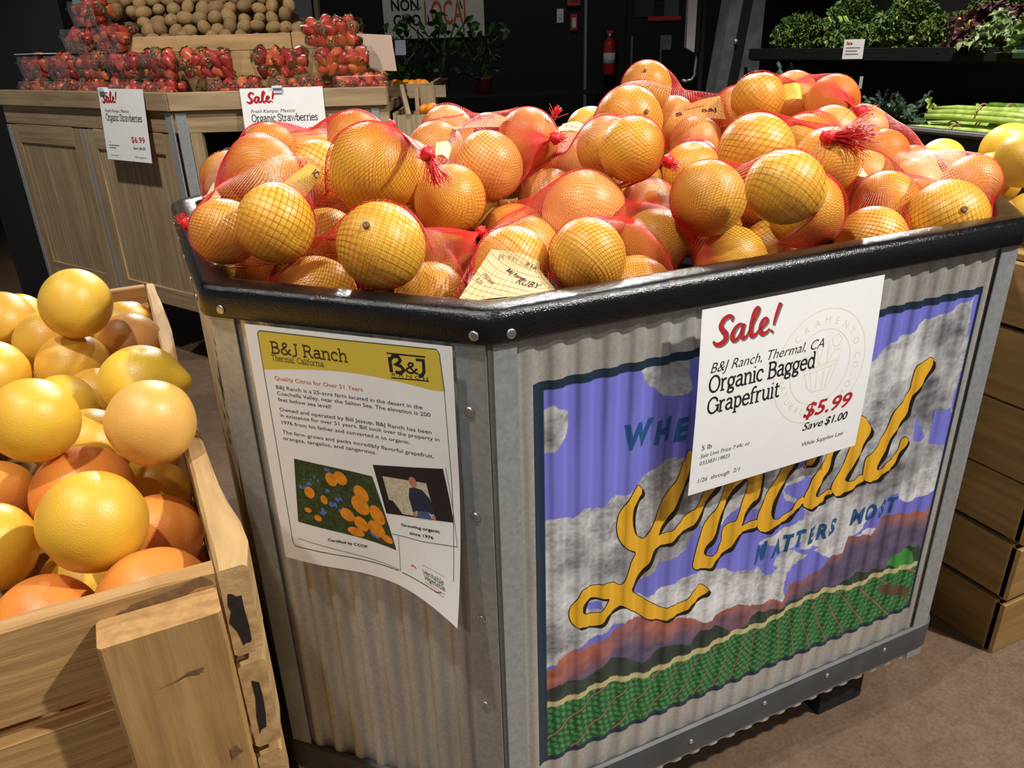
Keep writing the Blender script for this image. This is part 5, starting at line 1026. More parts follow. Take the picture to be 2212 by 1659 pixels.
for s, x, y, w in (('B&J Ranch is a 25-acre farm located in the desert in the', .117, .238, .732), ('Coachella Valley, near the Salton Sea. The elevation is 200', .117, .262, .767), ('feet below sea level!', .117, .287, .278),
                   ('Owned and operated by Bill Jessup, B&J Ranch has been', .116, .327, .768), ('in existence for over 51 years. Bill took over the property in', .115, .351, .804), ('1976 from his father and converted it to organic.', .117, .380, .66),
                   ('The farm grows and packs incredibly flavorful grapefruit,', .113, .420, .775), ('oranges, tangelos, and tangerines.', .111, .446, .489)): t_.text(s, x, Y_(y), .0212, w, bold=.003)
t_.build('body_text', M['ink'], po, PF, .0006, pc)
cp = Flat().text('Certified by CCOF', .275, Y_(.872), .017, .215, bold=.025, rot=.0).text('Growing organic', .695, Y_(.728), .016, .205, bold=.025, rot=.10).text('since 1976', .738, Y_(.752), .016, .128, bold=.025, rot=.1)
cp.build('captions', M['ink'], po, PF, .0012, pc)
sh = Flat().add(ribbon([(s, Y_(t)) for s, t in ((.101, .889), (.40, .915), (.672, .928), (.674, .775))], .003)).add(ribbon([(s, Y_(t)) for s, t in ((.64, .775), (.80, .765), (.985, .735), (.94, .45))], .003))
sh.build('print_edges', M['inkgrey'], po, PF, .0009, pc)
def quadmap(c):                                       # unit square -> printed photograph corners (TL TR BR BL)
    return lambda u, w: tuple(lerp(lerp(c[0][i], c[1][i], u), lerp(c[3][i], c[2][i], u), w) for i in (0, 1))
q1 = quadmap([(.154, .52), (.564, .542), (.657, .844), (.119, .807)]); q2 = quadmap([(.574, .492), (.927, .456), (.968, .655), (.619, .69)])
def pst(q, polys, name, mat, off):
    fl = Flat()
    for P in polys: fl.add(poly2([(a, Y_(b)) for a, b in (q(u, w) for u, w in P)]))
    return fl.build(name, mat, po, PF, off, pc)
sq = [(0, 0), (1, 0), (1, 1), (0, 1)]
def ell(cx, cy, rx, ry, n=14, j=0): return [(min(1, max(0, cx+rx*(1+rnd.uniform(-j, j))*math.cos(2*math.pi*i/n))), min(1, max(0, cy+ry*(1+rnd.uniform(-j, j))*math.sin(2*math.pi*i/n)))) for i in range(n)]
pst(q1, [sq], 'orchard_photograph', M['photoleaf'], .0007)
rnd.seed(11)
pst(q1, [ell(x+rnd.uniform(-.05, .05), y+rnd.uniform(-.05, .05), rnd.uniform(.012, .03), rnd.uniform(.015, .05), 7, .6) for x, y in ((.10, .30), (.14, .28), (.18, .38), (.24, .22), (.46, .52), (.50, .46), (.43, .58), (.42, .10), (.30, .72), (.78, .86), (.36, .42), (.06, .45), (.52, .60)) for _ in (0, 1)], 'printed_sky', M['photosky'], .0009)
pst(q1, [ell(rnd.uniform(.04, .96), rnd.uniform(.05, .95), rnd.uniform(.015, .05), rnd.uniform(.01, .03), 6, .7) for _ in range(70)], 'printed_leaves', M['inkgreen'], .00095)
pst(q1, [ell(.45, .19, .07, .10), ell(.57, .14, .08, .10), ell(.16, .47, .06, .09), ell(.32, .53, .04, .07), ell(.78, .30, .085, .12), ell(.73, .48, .10, .14), ell(.55, .68, .075, .10), ell(.68, .77, .075, .11), ell(.60, .92, .085, .07), ell(.90, .56, .08, .14), ell(.84, .78, .09, .12), ell(.12, .76, .04, .04), ell(.22, .85, .04, .05), ell(.93, .88, .06, .06)], 'printed_oranges', M['photoorange'], .0011)
pst(q2, [sq], 'grower_photograph', M['photodark'], .0013)
pst(q2, [[(.10, .22), (.72, .30), (.74, .98), (.26, .97), (.16, .72), (.10, .70)]], 'printed_cartons', M['photobox'], .0015)
pst(q2, [ell(.53, .30, .055, .11), ell(.45, .93, .025, .06), ell(.73, .96, .025, .05)], 'printed_skin', M['photoskin'], .0019)
pst(q2, [[(.46, .42), (.53, .40), (.64, .44), (.72, .60), (.76, .88), (.70, .90), (.66, .86), (.50, .86), (.43, .90), (.42, .60)]], 'printed_jacket', M['photonavy'], .0021)
pst(q2, [[(.50, .86), (.66, .86), (.70, 1), (.48, 1)]], 'printed_jeans', M['photojean'], .0020)
w = Flat(); slab(w, 'eritable', .818, Y_(.892), .017, .10, .16); w.add(ribbon([(.802, Y_(.876)), (.810, Y_(.892)), (.818, Y_(.876))], .003))
slab(w, 'egetable', .826, Y_(.911), .017, .10, .16); w.add(ribbon([(.810, Y_(.895)), (.818, Y_(.911)), (.826, Y_(.895))], .003)); w.build('distributor_name', M['inkgreen'], po, PF, .0006, pc)
Flat().text('delivered from the farm by', .80, Y_(.862), .008, .12).build('small_print', M['inkgrey'], po, PF, .0006, pc)
Flat().text('Delivering Values', .815, Y_(.925), .009, .11).text('Growing Change', .82, Y_(.936), .009, .10).add(ribbon([(.735, Y_(.888)), (.745, Y_(.882)), (.755, Y_(.882)), (.765, Y_(.888))], .006)).build('tagline', M['inkorange'], po, PF, .0006, pc)
# ------------------------------------------------------------- left crate of loose grapefruit
CA = Vector((-.0335, .99944, 0)); CX = Vector((.99944, .0335, 0)); CO = Vector((.0055, .588, 0)); UP = Vector((0, 0, 1))
def LC(x, y, z): return CO + CX*x + CA*y + UP*z
def lboard(mb, x0, x1, y0, y1, z0, z1, ax, **k):
    c = LC((x0+x1)/2, (y0+y1)/2, (z0+z1)/2); A = {'x': (CX, CA, UP), 'y': (CA, CX, UP), 'z': (UP, CX, CA)}[ax]; d = {'x': (x1-x0, y1-y0, z1-z0), 'y': (y1-y0, x1-x0, z1-z0), 'z': (z1-z0, x1-x0, y1-y0)}[ax]
    az = A[0].cross(A[1]); 
    return mb.board(c, A[0], A[1], *d, **k)
crate = empty('slatted_crate', LC(-.3, .5, 0), 'rough pine slatted crate at left filled with loose grapefruit', 'crate')
live = lambda x, a: (.010*math.sin(x*5.2+1)+.006*math.sin(x*17)+(-.012 if x < .05 else 0)) if a > 0 else 0
z = .681
for i, h in enumerate((.090, .098, .100, .100, .1, .1)):
    lboard(MB(), -.62, -.020, 0, .019, z-h, z, 'x', ch=.002, wob=.0006, nseg=14).build('front_board', M['pine'], crate)
    if i == 0: c0, c1 = -.0185, .0
    lboard(MB(), c0, c1, -.002+i*.002, .985, z-h-.004, z-.001, 'y', ch=.003, wob=.0006, nseg=26, edge=lambda x, a, i=i: (.012*math.exp(-((x-.05-.02*i)/.06)**2) + .003*math.sin(x*11+i)) if a > 0 else 0).build('side_board', M['pine_side'], crate)
    lboard(MB(), -.62, -.020, .966, .985, z-h, z, 'x', ch=.002).build('back_board', M['pine'], crate)
    z -= h+.016
post = lboard(MB(), -.113, -.021, -.0365, -.0005, .02, .6655, 'z', ch=.003, wob=.0006, nseg=16).build('corner_post', M['pine'], crate)
lboard(MB(), -.62, -.53, -.0365, -.0005, .02, .6655, 'z', ch=.003, nseg=8).build('corner_post', M['pine'], crate)
for y in (.93,): lboard(MB(), -.10, -.020, y, y+.035, .02, .65, 'z').build('corner_post', M['pine'], crate)
lboard(MB(), -.639, -.62, 0, .985, .1, .68, 'y').build('far_side_board', M['pine'], crate)
lboard(MB(), -.62, -.02, .02, .966, .37, .39, 'y').build('inner_floor', M['pine'], crate)
for z0, z1 in ((.02, .06),): lboard(MB(), -.62, -.02, .0, .985, 0, .02, 'y').build('base', M['pine'], crate)
def stain(par, pts, n, name='scorch_mark'):
    P = []
    for k in range(len(pts)):
        p, q = Vector(pts[k]), Vector(pts[(k+1) % len(pts)])
        for t in (0, .33, .66): P.append(p.lerp(q, t)+Vector((rnd.gauss(0, .0009), 0, rnd.gauss(0, .0018))))
    v, f = poly2([(p.x, p.z) for p in P]); y = pts[0][1]
    mk(name, [LC(a, y, b) for a, b in v], f, M[n], par)
sb = [o for o in crate.children if o.name.startswith('side_board')]; fb_ = [o for o in crate.children if o.name.startswith('front_board')]; cp_ = [o for o in crate.children if o.name.startswith('corner_post')]
stain(sb[0], [(-.015, -.0024, .655), (-.003, -.0024, .65), (-.002, -.0024, .600), (-.010, -.0024, .598), (-.016, -.0024, .625)], 'burnt'); stain(sb[1], [(-.010, -.0004, .555), (-.003, -.0004, .55), (-.004, -.0004, .495), (-.012, -.0004, .490)], 'burnt')
stain(fb_[0], [(-.085, -.0012, .674), (-.03, -.0012, .677), (-.022, -.0012, .669), (-.06, -.0012, .6675), (-.10, -.0012, .667)], 'stain', 'dark_stain')
stain(cp_[0], [(-.040, -.0378, .522), (-.030, -.0378, .520), (-.028, -.0378, .512), (-.038, -.0378, .510)], 'stain', 'knot'); stain(cp_[0], [(-.08, -.0378, .615), (-.045, -.0378, .617), (-.045, -.0378, .6155), (-.08, -.0378, .6135)], 'stain', 'crack')
# ------------------------------------------------------------- right hand crate stack and its tray
def rcrate(name, x0, x1, y0, y1, zs, label, post=.02):
    r = empty(name, ((x0+x1)/2, (y0+y1)/2, zs[0][0]), label, 'crate', 'stacked wooden crates at right')
    for z0, z1 in zs:
        MB().board((x0+.008, (y0+y1)/2, (z0+z1)/2), (0, 1, 0), (0, 0, 1), y1-y0, z1-z0, .016).build('side_slat', M['crate'], r)
        MB().board((x1-.008, (y0+y1)/2, (z0+z1)/2), (0, 1, 0), (0, 0, 1), y1-y0, z1-z0, .016).build('side_slat', M['crate'], r)
        for yy in (y0, y1): MB().board(((x0+x1)/2, yy, (z0+z1)/2), (1, 0, 0), (0, 0, 1), x1-x0, z1-z0, .016).build('end_slat', M['crate'], r)
    za, zb = zs[0][0], zs[-1][1]
    for xx in (x0+.03, x1-.03):
        for yy in (y0+.022, y1-.022): MB().board((xx, yy, (za+zb)/2), (0, 0, 1), (1, 0, 0), zb-za-.004, .028, .026).build('corner_block', M['crate'], r)
    MB().box(x0+.017, x1-.017, y0+.01, y1-.01, za+.004, za+.014).build('crate_floor', M['crate'], r)
    return r
rcrate('wooden_crate', 1.268, 1.70, .652, 1.22, [(.0, .113), (.124, .235), (.246, .355)], 'amber slatted wooden crate on the floor at right, lower of the stack')
rcrate('wooden_crate', 1.268, 1.70, .652, 1.22, [(.358, .484), (.488, .612), (.621, .725)], 'amber slatted wooden crate at right, upper of the stack under loose grapefruit')
MB().box(1.285, 1.69, .665, 1.21, .725, .737).build('tray_board', M['crate'], [o for o in bpy.data.objects if o.name.startswith('wooden_crate')][-1])
# ------------------------------------------------------------- strawberry cabinet
FZ = .2; TOPZ = .965
cab = empty('display_cabinet', BF(-1.0, 3.0, 0), 'oiled wood display cabinet with angled doors carrying strawberries and kiwis', 'cabinet')
K0 = BF(-1.03, 2.55); K1 = BF(-.36, 2.55); dL = (RT*-.82+HD*.572).normalized(); K2 = K0+dL*1.105
def facet(o, d): return lambda s, z, off: o + d*s + UP*z + Vector((d.y, -d.x, 0))*off
fL = facet(K0, -dL); fF = facet(K0, RT)
def FLs(s, z, off): return K0 + dL*s + UP*z + Vector((-dL.y, dL.x, 0))*off
# outward normals towards the aisle
nF = -HD; nL = Vector((dL.y, -dL.x, 0)); nL = nL if nL.dot(HD) < 0 else -nL
def cboard(name, o, d, n, s0, s1, z0, z1, o0, o1, ax, mat='pine2'):
    c = o + d*((s0+s1)/2)+UP*((z0+z1)/2)+n*((o0+o1)/2); L, Wd = (s1-s0, z1-z0)
    mb = MB().board(c, d, UP, L, Wd, o1-o0) if ax == 's' else MB().board(c, UP, d, Wd, L, o1-o0)
    return mb.build(name, M[mat], cab)
for o, d, n, L, doors in ((K0, dL, nL, 1.105, ((.02, .545), (.575, 1.09))), (K0, RT, nF, .67, ())):
    cboard('lip_board', o, d, n, -.002, L, .912, TOPZ, -.02, .022, 's'); cboard('top_rail', o, d, n, 0, L, .845, .911, -.02, .006, 's')
    for a, b in doors:
        dr = cboard('door', o, d, n, a, b, .24, .843, -.02, -.004, 'z'); 
        for s0, s1 in ((a, a+.06), (b-.06, b)): cboard('door_stile', o, d, n, s0, s1, .24, .84, -.004, .008, 'z')
        cboard('door_rail', o, d, n, a+.06, b-.06, .24, .305, -.004, .008, 's'); cboard('door_rail', o, d, n, a+.06, b-.06, .775, .843, -.004, .008, 's')
        q = a+.06
        while q < b-.07: q2 = min(q+rnd.uniform(.09, .15), b-.06); cboard('door_plank', o, d, n, q+.001, q2-.001, .305, .775, -.004, .0015, 'z'); q = q2
    cboard('steel_strip', o, d, n, .004, .038, .22, .905, .006, .011, 'z', 'trimmetal')
cboard('steel_strip', K0, dL, nL, .549, .572, .2, .84, -.004, .006, 'z', 'trimmetal'); cboard('steel_strip', K0, dL, nL, 1.08, 1.104, .2, .84, .0, .01, 'z', 'trimmetal')
cboard('steel_strip', K0, RT, nF, .615, .64, .22, .905, .006, .010, 'z', 'trimmetal')
for s0, s1 in ((.038, .075), (.64, .668)): cboard('corner_stile', K0, RT, nF, s0, s1, .22, .845, -.02, .006, 'z')
def cabsolid(name, pts, z0, z1, mat):
    n = len(pts); v = [BF(l, f, z) for z in (z0, z1) for l, f in pts]
    return MB().add(v, [tuple(range(n-1, -1, -1)), tuple(range(n, 2*n))] + [(i, (i+1) % n, n+(i+1) % n, n+i) for i in range(n)]).build(name, M[mat], cab)
body = [(-1.02, 2.58), (-.37, 2.58), (-.37, 3.3), (-.6, 3.7), (-1.4, 3.9), (-1.90, 3.2)]
cabsolid('table_top', body, .885, .915, 'pine2'); cabsolid('plinth', [(-.98, 2.85), (-.42, 2.85), (-.42, 3.2), (-.65, 3.6), (-1.4, 3.8), (-1.75, 3.25)], 0, .22, 'black')
cabsolid('carcass_back', [(-1.0, 2.75), (-.39, 2.75), (-.39, 3.28), (-.62, 3.66), (-1.4, 3.86), (-1.84, 3.22), (-1.06, 2.68)], .22, .885, 'black')
cboard('compartment_floor', K0, RT, nF, .075, .615, .22, .26, -.15, .0, 's')
g = tag(MB().lathe(BF(-.80, 2.58, .735), (RT.x, RT.y, 0), [(.04, -.11), (.06, -.10), (.062, 0), (.06, .10), (.04, .11)], 16).build('paper_roll', M['greymetal'], smooth=True), 'dim grey roll lying in the dark opening under the strawberry table', 'roll')
MB().box(0, 0, 0, 0, 0, 0) if 0 else None
bfobj('roll_shelf', [(-.95, -.42, 2.57, 2.74, .655, .674)], M['pine2'], cab)
def facesign(s0, z0, w, o, d, n, lean):
    k = w/257
    return lambda u, v, off=0.0: o + d*(s0+u*k) + UP*(z0+v*k) + n*(.026+lean*(1-v/222)+off)
salesign('white sale sign for organic strawberries clipped to the cabinet left facet, price showing', 'strawberries', facesign(-.36-.0, .752, .255, K0, -dL, nL, .02), False)
salesign('white sale sign for organic strawberries clipped to the cabinet front, partly hidden by grapefruit', 'strawberries', facesign(.225, .752, .25, K0, RT, nF, .015), False)
for (s, o, d, n) in ((-.325, K0, -dL, nL), (.34, K0, RT, nF)):
    c = o+d*s+UP*.966+n*.03
    m = MB().board(c+UP*.0075, d, n, .030 if s > 0 else .036, .016, .008 if s > 0 else .014).board(c-UP*.004, d, UP, .026, .012, .003); t_ = m.build('sign_clip', M['cardblue']); tag(t_, 'clear plastic clip gripping the strawberry sign on the %s' % ('left facet' if s < 0 else 'cabinet front'), 'clip', 'sign clips')
# ------------------------------------------------------------- strawberry clamshells
def berrymesh(seed):
    r = np.random.RandomState(seed); m = MB(); pr = [(0.001, -1.0), (.22, -.9), (.5, -.55), (.78, -.05), (.92, .35), (.86, .62), (.5, .82), (.05, .84)]
    m.lathe((0, 0, 0), (0, 0, 1), [(a*.0185*(1+r.uniform(-.08, .08)), b*.0225) for a, b in pr], 10); me_o = m.build('strawberry', M['berry'], smooth=True); return me_o
def calyxmesh():
    m = MB()
    for i in range(8):
        a = 2*math.pi*i/8; d = Vector((math.cos(a), math.sin(a), 0)); e_ = Vector((-d.y, d.x, 0)); b0 = Vector((0, 0, .0188))
        m.add([b0, b0+d*.010+e_*.006+UP*.001, b0+d*.021-UP*.006, b0+d*.010-e_*.006+UP*.001], [(0, 1, 2, 3)])
    return m
BP = []
for sd in range(3):
    b0 = berrymesh(sd); ORG[b0.name] = Vector(b0.location); og = Vector(b0.location)
    for vv in b0.data.vertices: vv.co = vv.co+og
    b0.location = (0, 0, 0); ORG[b0.name] = Vector((0, 0, 0)); calyxmesh().build('calyx', M['calyx'], b0); BP.append(b0)
usedb = [False]*3
PL, PW, PH = .185, .115, .082
def pack(c, d, label, nb=15, tint=0):
    d = Vector(d).normalized(); w = Vector((-d.y, d.x, 0)); r = empty('strawberry_clamshell', c, 'clear clamshell of strawberries '+label, 'clamshell', 'strawberry clamshells'); c = Vector(c)
    def ring(k, z): return [c+d*(sx*PL/2*k)+w*(sy*PW/2*k)+UP*z for sx, sy in ((-1, -.8), (-.9, -1), (.9, -1), (1, -.8), (1, .8), (.9, 1), (-.9, 1), (-1, .8))]
    def stack(rs):
        v = [p for q in rs for p in q]; f = [tuple(range(7, -1, -1)), tuple(range((len(rs)-1)*8, len(rs)*8))]
        for i in range(len(rs)-1): f += [(i*8+j, i*8+(j+1) % 8, (i+1)*8+(j+1) % 8, (i+1)*8+j) for j in range(8)]
        return v, f
    v, f = stack([ring(.86, 0), ring(.97, .055), ring(1.04, .056), ring(1.04, .058)]); mk('tub', v, f, M['clear'], r)
    v, f = stack([ring(1.04, .0585), ring(1.04, .060), ring(.97, .061), ring(.93, PH-.003), ring(.90, PH)]); mk('lid', v, f, M['clear'], r)
    k = 0
    for lay, (zz, nn) in enumerate(((.019, 5), (.047, 5), (.066, 4))):
        for row in (-1, 0):
            for i in range(nn):
                if row == 0 and lay < 2 and rnd.random() < .8: continue
                if row == 0 and lay == 2 and rnd.random() < .6: continue
                x = (-.5+(i+.5)/nn)*PL*(.80, .88, .80)[lay]+rnd.uniform(-.003, .003); y = row*.032 + (.004 if row else .010) + rnd.uniform(-.002, .002)
                if row: y = -.030 + (.012 if lay == 2 else .005 if lay == 0 else 0)
                j = rnd.randrange(3)
                b = BP[j] if not usedb[j] else dup(BP[j]); usedb[j] = True
                b.location = c+d*x+w*y+UP*(zz+rnd.uniform(-.003, .003)); b.rotation_euler = (rnd.uniform(-1.6, 1.6)+1.2, rnd.uniform(-1, 1), rnd.uniform(0, 6.3))
                s_ = rnd.uniform(1.12, 1.32); b.scale = (s_, s_, s_)
                tag(b, 'red strawberry in the pack '+(label[3:] if label.startswith('in the') else label), 'strawberry', 'strawberries in clamshells'); k += 1
def onF(l, row, back): return BF(l, 2.55+.075+back, .916+row*.0835)
def onL(s, row, back): p = K0+dL*s-nL*(.075+back); return Vector((p.x, p.y, .916+row*.0835))
z0 = .0
# bottom tier stands on the table top
pack(onF(-.842, 0, 0), RT, 'on the cabinet front, bottom tier, leftmost')
pack(onF(-.645, 0, 0), RT, 'on the cabinet front, bottom tier, second from left')
pack(onF(-.445, 0, .0), RT, 'at the right end of the bottom tier')
for i, s in enumerate((.13, .325, .52, .715, .91)):
    pack(onL(s, 0, 0), -dL, 'bottom tier of left facet, '+('next to the corner', 'second from the corner', 'third from the corner', 'fourth from the corner', 'at the frame edge')[i])
pack(onF(-.50, 1, .02), RT, 'in the second tier at right, under a single pack'); pack(onF(-.695+.0, 1, .02), RT, 'in the second tier at right, left of two') 
pack(onF(-.925, 1, .02), RT, 'in the second tier at the cabinet corner')
for i, s in enumerate((.135, .33, .525, .72, .915)):
    pack(onL(s, 1, .02), -dL, 'second tier of left facet, '+('next to the corner', 'second from the corner', 'third from the corner', 'fourth from the corner', 'at the frame edge')[i])
pack(onF(-.53, 2, .04), RT, 'alone on top at right, beside the kiwis')
pack(onL(.40, 2, .04), -dL, 'in the third tier at left, nearest the kiwis', 14); pack(onL(.60, 2, .04), -dL, 'third tier at left, under the topmost pack', 14)
pack(onL(.53, 3, .05), -dL, 'topmost at the left, cut by the frame top', 12)
c = onL(.93, 2, .03)
tag(MB().board(c+UP*.004, dL, nL, .19, .11, .003).build('price_card', M['cardblue']), 'glossy white card lying flat on the second tier at far left', 'card')
# stepped display and kiwis
ds = empty('stepped_display', BF(-.95, 2.95, .916), 'tan stepped wooden display tray holding the kiwis', 'display')
for nm, bx in (('riser_front', (-1.12, -.56, 2.76, 2.775, .916, 1.078)), ('tray_front', (-1.185, -.70, 2.80, 2.815, 1.0785, 1.128)), ('tray_front', (-.699, -.62, 2.812, 2.827, 1.0785, 1.128)), ('tray_front', (-1.25, -1.19, 2.815, 2.83, 1.07, 1.128)), ('tray_floor', (-1.25, -.56, 2.83, 3.25, 1.07, 1.085)), ('tray_floor', (-1.40, -1.251, 2.95, 3.25, 1.07, 1.085)), ('tray_side', (-.62, -.605, 2.83, 3.25, 1.0855, 1.128)), ('riser_side', (-.58, -.56, 2.776, 3.2, .916, 1.069))): bfobj(nm, [bx], M['board'], ds)
def kiwimesh(seed):
    r = np.random.RandomState(seed); m = MB().ball((0, 0, 0), 1, 16, 11, (.024, .0235, .030)); o = m.build('kiwi', M['kiwi'], smooth=True); og = Vector(o.location)
    for vv in o.data.vertices: vv.co = (vv.co+og)*(1+r.uniform(-.012, .012))
    o.location = (0, 0, 0); ORG[o.name] = Vector((0, 0, 0)); MB().lathe((0, 0, .0285), (0, 0, 1), [(.005, 0), (.004, .002), (.001, .0024)], 8).build('stem_end', M['scar'], o); return o
KP = [kiwimesh(i) for i in range(3)]; ku = [False]*3; nk = 0
KPOS = []
for row in range(8):
    f = 2.853+row*.034; z = 1.112+row*.0325
    l0 = -1.235 if row < 3 else -1.36; l1 = -.648-row*.024
    n = int((l1-l0)/.0465)
    for i in range(n):
        l = l0+(l1-l0)*(i+.5*(row % 2)+.25)/n+rnd.uniform(-.005, .005)
        KPOS.append((l, f+rnd.uniform(-.008, .008), z+rnd.uniform(-.006, .010), row))
        if row > 0: KPOS.append((l, f+.045, z-.036, -1))
for (l, f, z, row) in KPOS:
    j = rnd.randrange(3); k = KP[j] if not ku[j] else dup(KP[j]); ku[j] = True
    k.location = BF(l, f, z); k.rotation_euler = (rnd.choice((1.4, 1.7, .3))+rnd.uniform(-.3, .3), rnd.uniform(-.5, .5), rnd.uniform(0, 6.3)); s_ = rnd.uniform(.86, 1.04)*(.82 if row == -1 else 1); k.scale = (s_,)*3
    lab = 'brown kiwi in the pile, buried behind the visible rows' if row == -1 else 'brown kiwi in the %s of the pile' % ('front row just behind the board', 'second row', 'third row', 'fourth row', 'fifth row', 'sixth row', 'seventh row', 'crest')[row]
    tag(k, lab, 'kiwi', 'kiwis buried in the pile' if row == -1 else 'kiwis, row %s from the front' % ('one', 'two', 'three', 'four', 'five', 'six', 'seven', 'eight')[row])
t_ = tag(bfobj('teal_card', [(-1.56, -1.475, 3.14, 3.146, .9155, 1.40)], M['teal']), 'teal green upright card between the strawberries and the kiwis', 'card')
tag(bfobj('black_bin', [(-2.35, -1.85, 3.6, 4.0, 0, 1.33)], M['black']), 'black container at the top left corner, behind the strawberries', 'container')
# blank card on its clear stand, mandarin tray, side crate
r = empty('blank_card', BF(-.45, 2.72, .966), 'blank pinkish card standing on a clear clip beside the strawberries', 'card')
cc = [(-.492, 1.008), (-.357, 1.001), (-.366, 1.112), (-.500, 1.121)]
v = [BF(l, f, z) for f in (2.80, 2.8015) for l, z in cc]; MB().add(v, [(0, 1, 2, 3), (7, 6, 5, 4), (0, 4, 5, 1), (1, 5, 6, 2), (2, 6, 7, 3), (3, 7, 4, 0)]).build('card', M['pinkcard'], r)
bfobj('clear_clip', [(-.446, -.418, 2.787, 2.799, .996, 1.012)], M['clear'], r); MB().tube([BF(-.43, 2.79, .998), BF(-.432, 2.78, .98), BF(-.44, 2.76, .953), BF(-.442, 2.74, .925)], [.005, .004, .005, .010], 8).build('clear_stem', M['clear'], r, True)
mt_ = empty('fruit_tray', BF(-.2, 3.1, .9), 'pale wooden tray of small oranges behind the blank card', 'tray')
bfobj('tray_board', [(-.47, -.255, 2.875, 2.888, .916, .957)], M['greywood'], mt_); bfobj('tray_floor', [(-.47, -.255, 2.889, 3.25, .916, .926)], M['greywood'], mt_); bfobj('tray_side', [(-.255, -.243, 2.876, 3.25, .916, .960)], M['greywood'], mt_)
bfobj('tray_leg', [(-.30, -.26, 3.2, 3.24, 0, .915)], M['greywood'], mt_)
def mandarin(l, f, z, r_, lab, grp='small oranges in the tray'):
    o = bpy.data.objects.new('mandarin', FMs[0]); COL.objects.link(o); o.location = BF(l, f, z); o.scale = (r_, r_, r_*.92); o.color = (*lin((238, 150, 24)), 1); o.rotation_euler = (rnd.uniform(-.6, .6), rnd.uniform(-.6, .6), rnd.uniform(0, 6)); tag(o, lab, 'orange', grp)
for i in range(5): mandarin(-.455+i*.044, 2.915, .949, .022, 'small orange in the front row of the tray, '+('leftmost, half behind the clear stem', 'second from left', 'in the middle of the row', 'second from right', 'rightmost')[i])
mandarin(-.475, 2.955, .983, .021, 'small orange highest at the left, touching the strawberries'); mandarin(-.432, 2.955, .982, .021, 'small orange stacked in the second layer, just right of the clear stem'); mandarin(-.447, 2.99, 1.01, .02, 'topmost small orange on the tray, under the blank card')
for i in range(3): mandarin(-.39+i*.045, 2.958, .949, .022, 'small orange in the back row of the tray, half hidden', 'small oranges hidden at the back')
sc = empty('side_crate', BF(-.27, 2.75, .5), 'weathered wooden side crate with sloping rails right of the strawberry cabinet', 'crate')
def rail(name, a, b, wd, th, mat='greywood'):
    a = Vector(a); b = Vector(b); d = (b-a); return MB().board((a+b)/2, d, UP.cross(d).normalized().cross(d.normalized()), d.length, wd, th).build(name, M[mat], sc)
rail('sloping_rail', BF(-.345, 2.80, .945), BF(-.30, 2.56, .868), .03, .014); rail('back_rail', BF(-.33, 2.86, .93), BF(-.20, 2.86, .93), .04, .014)
bfobj('side_panel', [(-.352, -.34, 2.56, 2.84, .45, .885)], M['greywood'], sc); bfobj('front_panel', [(-.339, -.21, 2.56, 2.572, .45, .878)], M['greywood'], sc); bfobj('divider', [(-.275, -.225, 2.70, 2.712, .87, .955)], M['greywood'], sc)
bfobj('divider_dark', [(-.292, -.278, 2.69, 2.71, .87, .95)], M['pine2'], sc); bfobj('leg', [(-.35, -.31, 2.58, 2.62, 0, .449), (-.25, -.21, 2.58, 2.62, 0, .449)], M['greywood'], sc); bfobj('crate_base', [(-.339, -.21, 2.575, 2.85, .86, .869)], M['greywood'], sc)
mandarin(-.232, 2.63, .89, .021, 'single orange in the side crate, right of the grey divider', 'oranges in the side crate'); mandarin(-.258, 2.66, .888, .018, 'orange partly hidden behind the grey divider of the side crate', 'oranges in the side crate')
# ------------------------------------------------------------- leafy greens in the black case
gc_ = empty('produce_case', (2.4, 1.7, 0), 'black refrigerated produce case holding the leafy greens', 'case')
def gbox(name, b, mat='black'): return MB().box(*b).build(name, M[mat], gc_)
gbox('lower_front', (1.985, 2.0, .6, 2.65, .0, .815)); gbox('front_rail', (1.975, 2.0, .6, 2.65, .8155, .832), 'darkgrey'); gbox('chrome_edge', (1.970, 1.9745, .6, 2.65, .822, .832), 'trimmetal')
gbox('lower_deck', (2.0, 2.9, .6, 2.65, .76, .79)); gbox('back_panel', (2.9, 2.93, .6, 2.65, .0, 2.0)); gbox('upper_shelf', (2.30, 2.9, .6, 2.65, .985, 1.012)); gbox('shelf_edge', (2.285, 2.2995, .6, 2.65, .99, 1.03), 'black')
gbox('inner_riser', (2.45, 2.47, .6, 2.65, .79, .984)); gbox('green_strip', (2.28, 2.2845, 1.42, 1.545, 1.0, 1.022), 'teal')
t_ = tag(MB().board((2.268, 2.105, 1.026), (.5, -.866, 0), UP, .066, .062, .002).build('price_tag', M['paper']), 'small white price tag on the shelf edge below the curly kale', 'price tag')
TG = lambda u, v, off: Vector((2.268, 2.105, .995+v)) + Vector((.5, -.866, 0))*(u-.033) - Vector((.866, .5, 0))*off
Flat().text('Sale', .008, .046, .014, .02, bold=.03).build('red_heading', M['inkred'], t_, TG, .0015)
Flat().add(ribbon([(.008, .036), (.054, .036)], .003)).add(ribbon([(.008, .026), (.046, .026)], .003)).add(ribbon([(.008, .016), (.050, .016)], .003)).build('small_print', M['inkgrey'], t_, TG, .0015)
gr = np.random.RandomState(4)
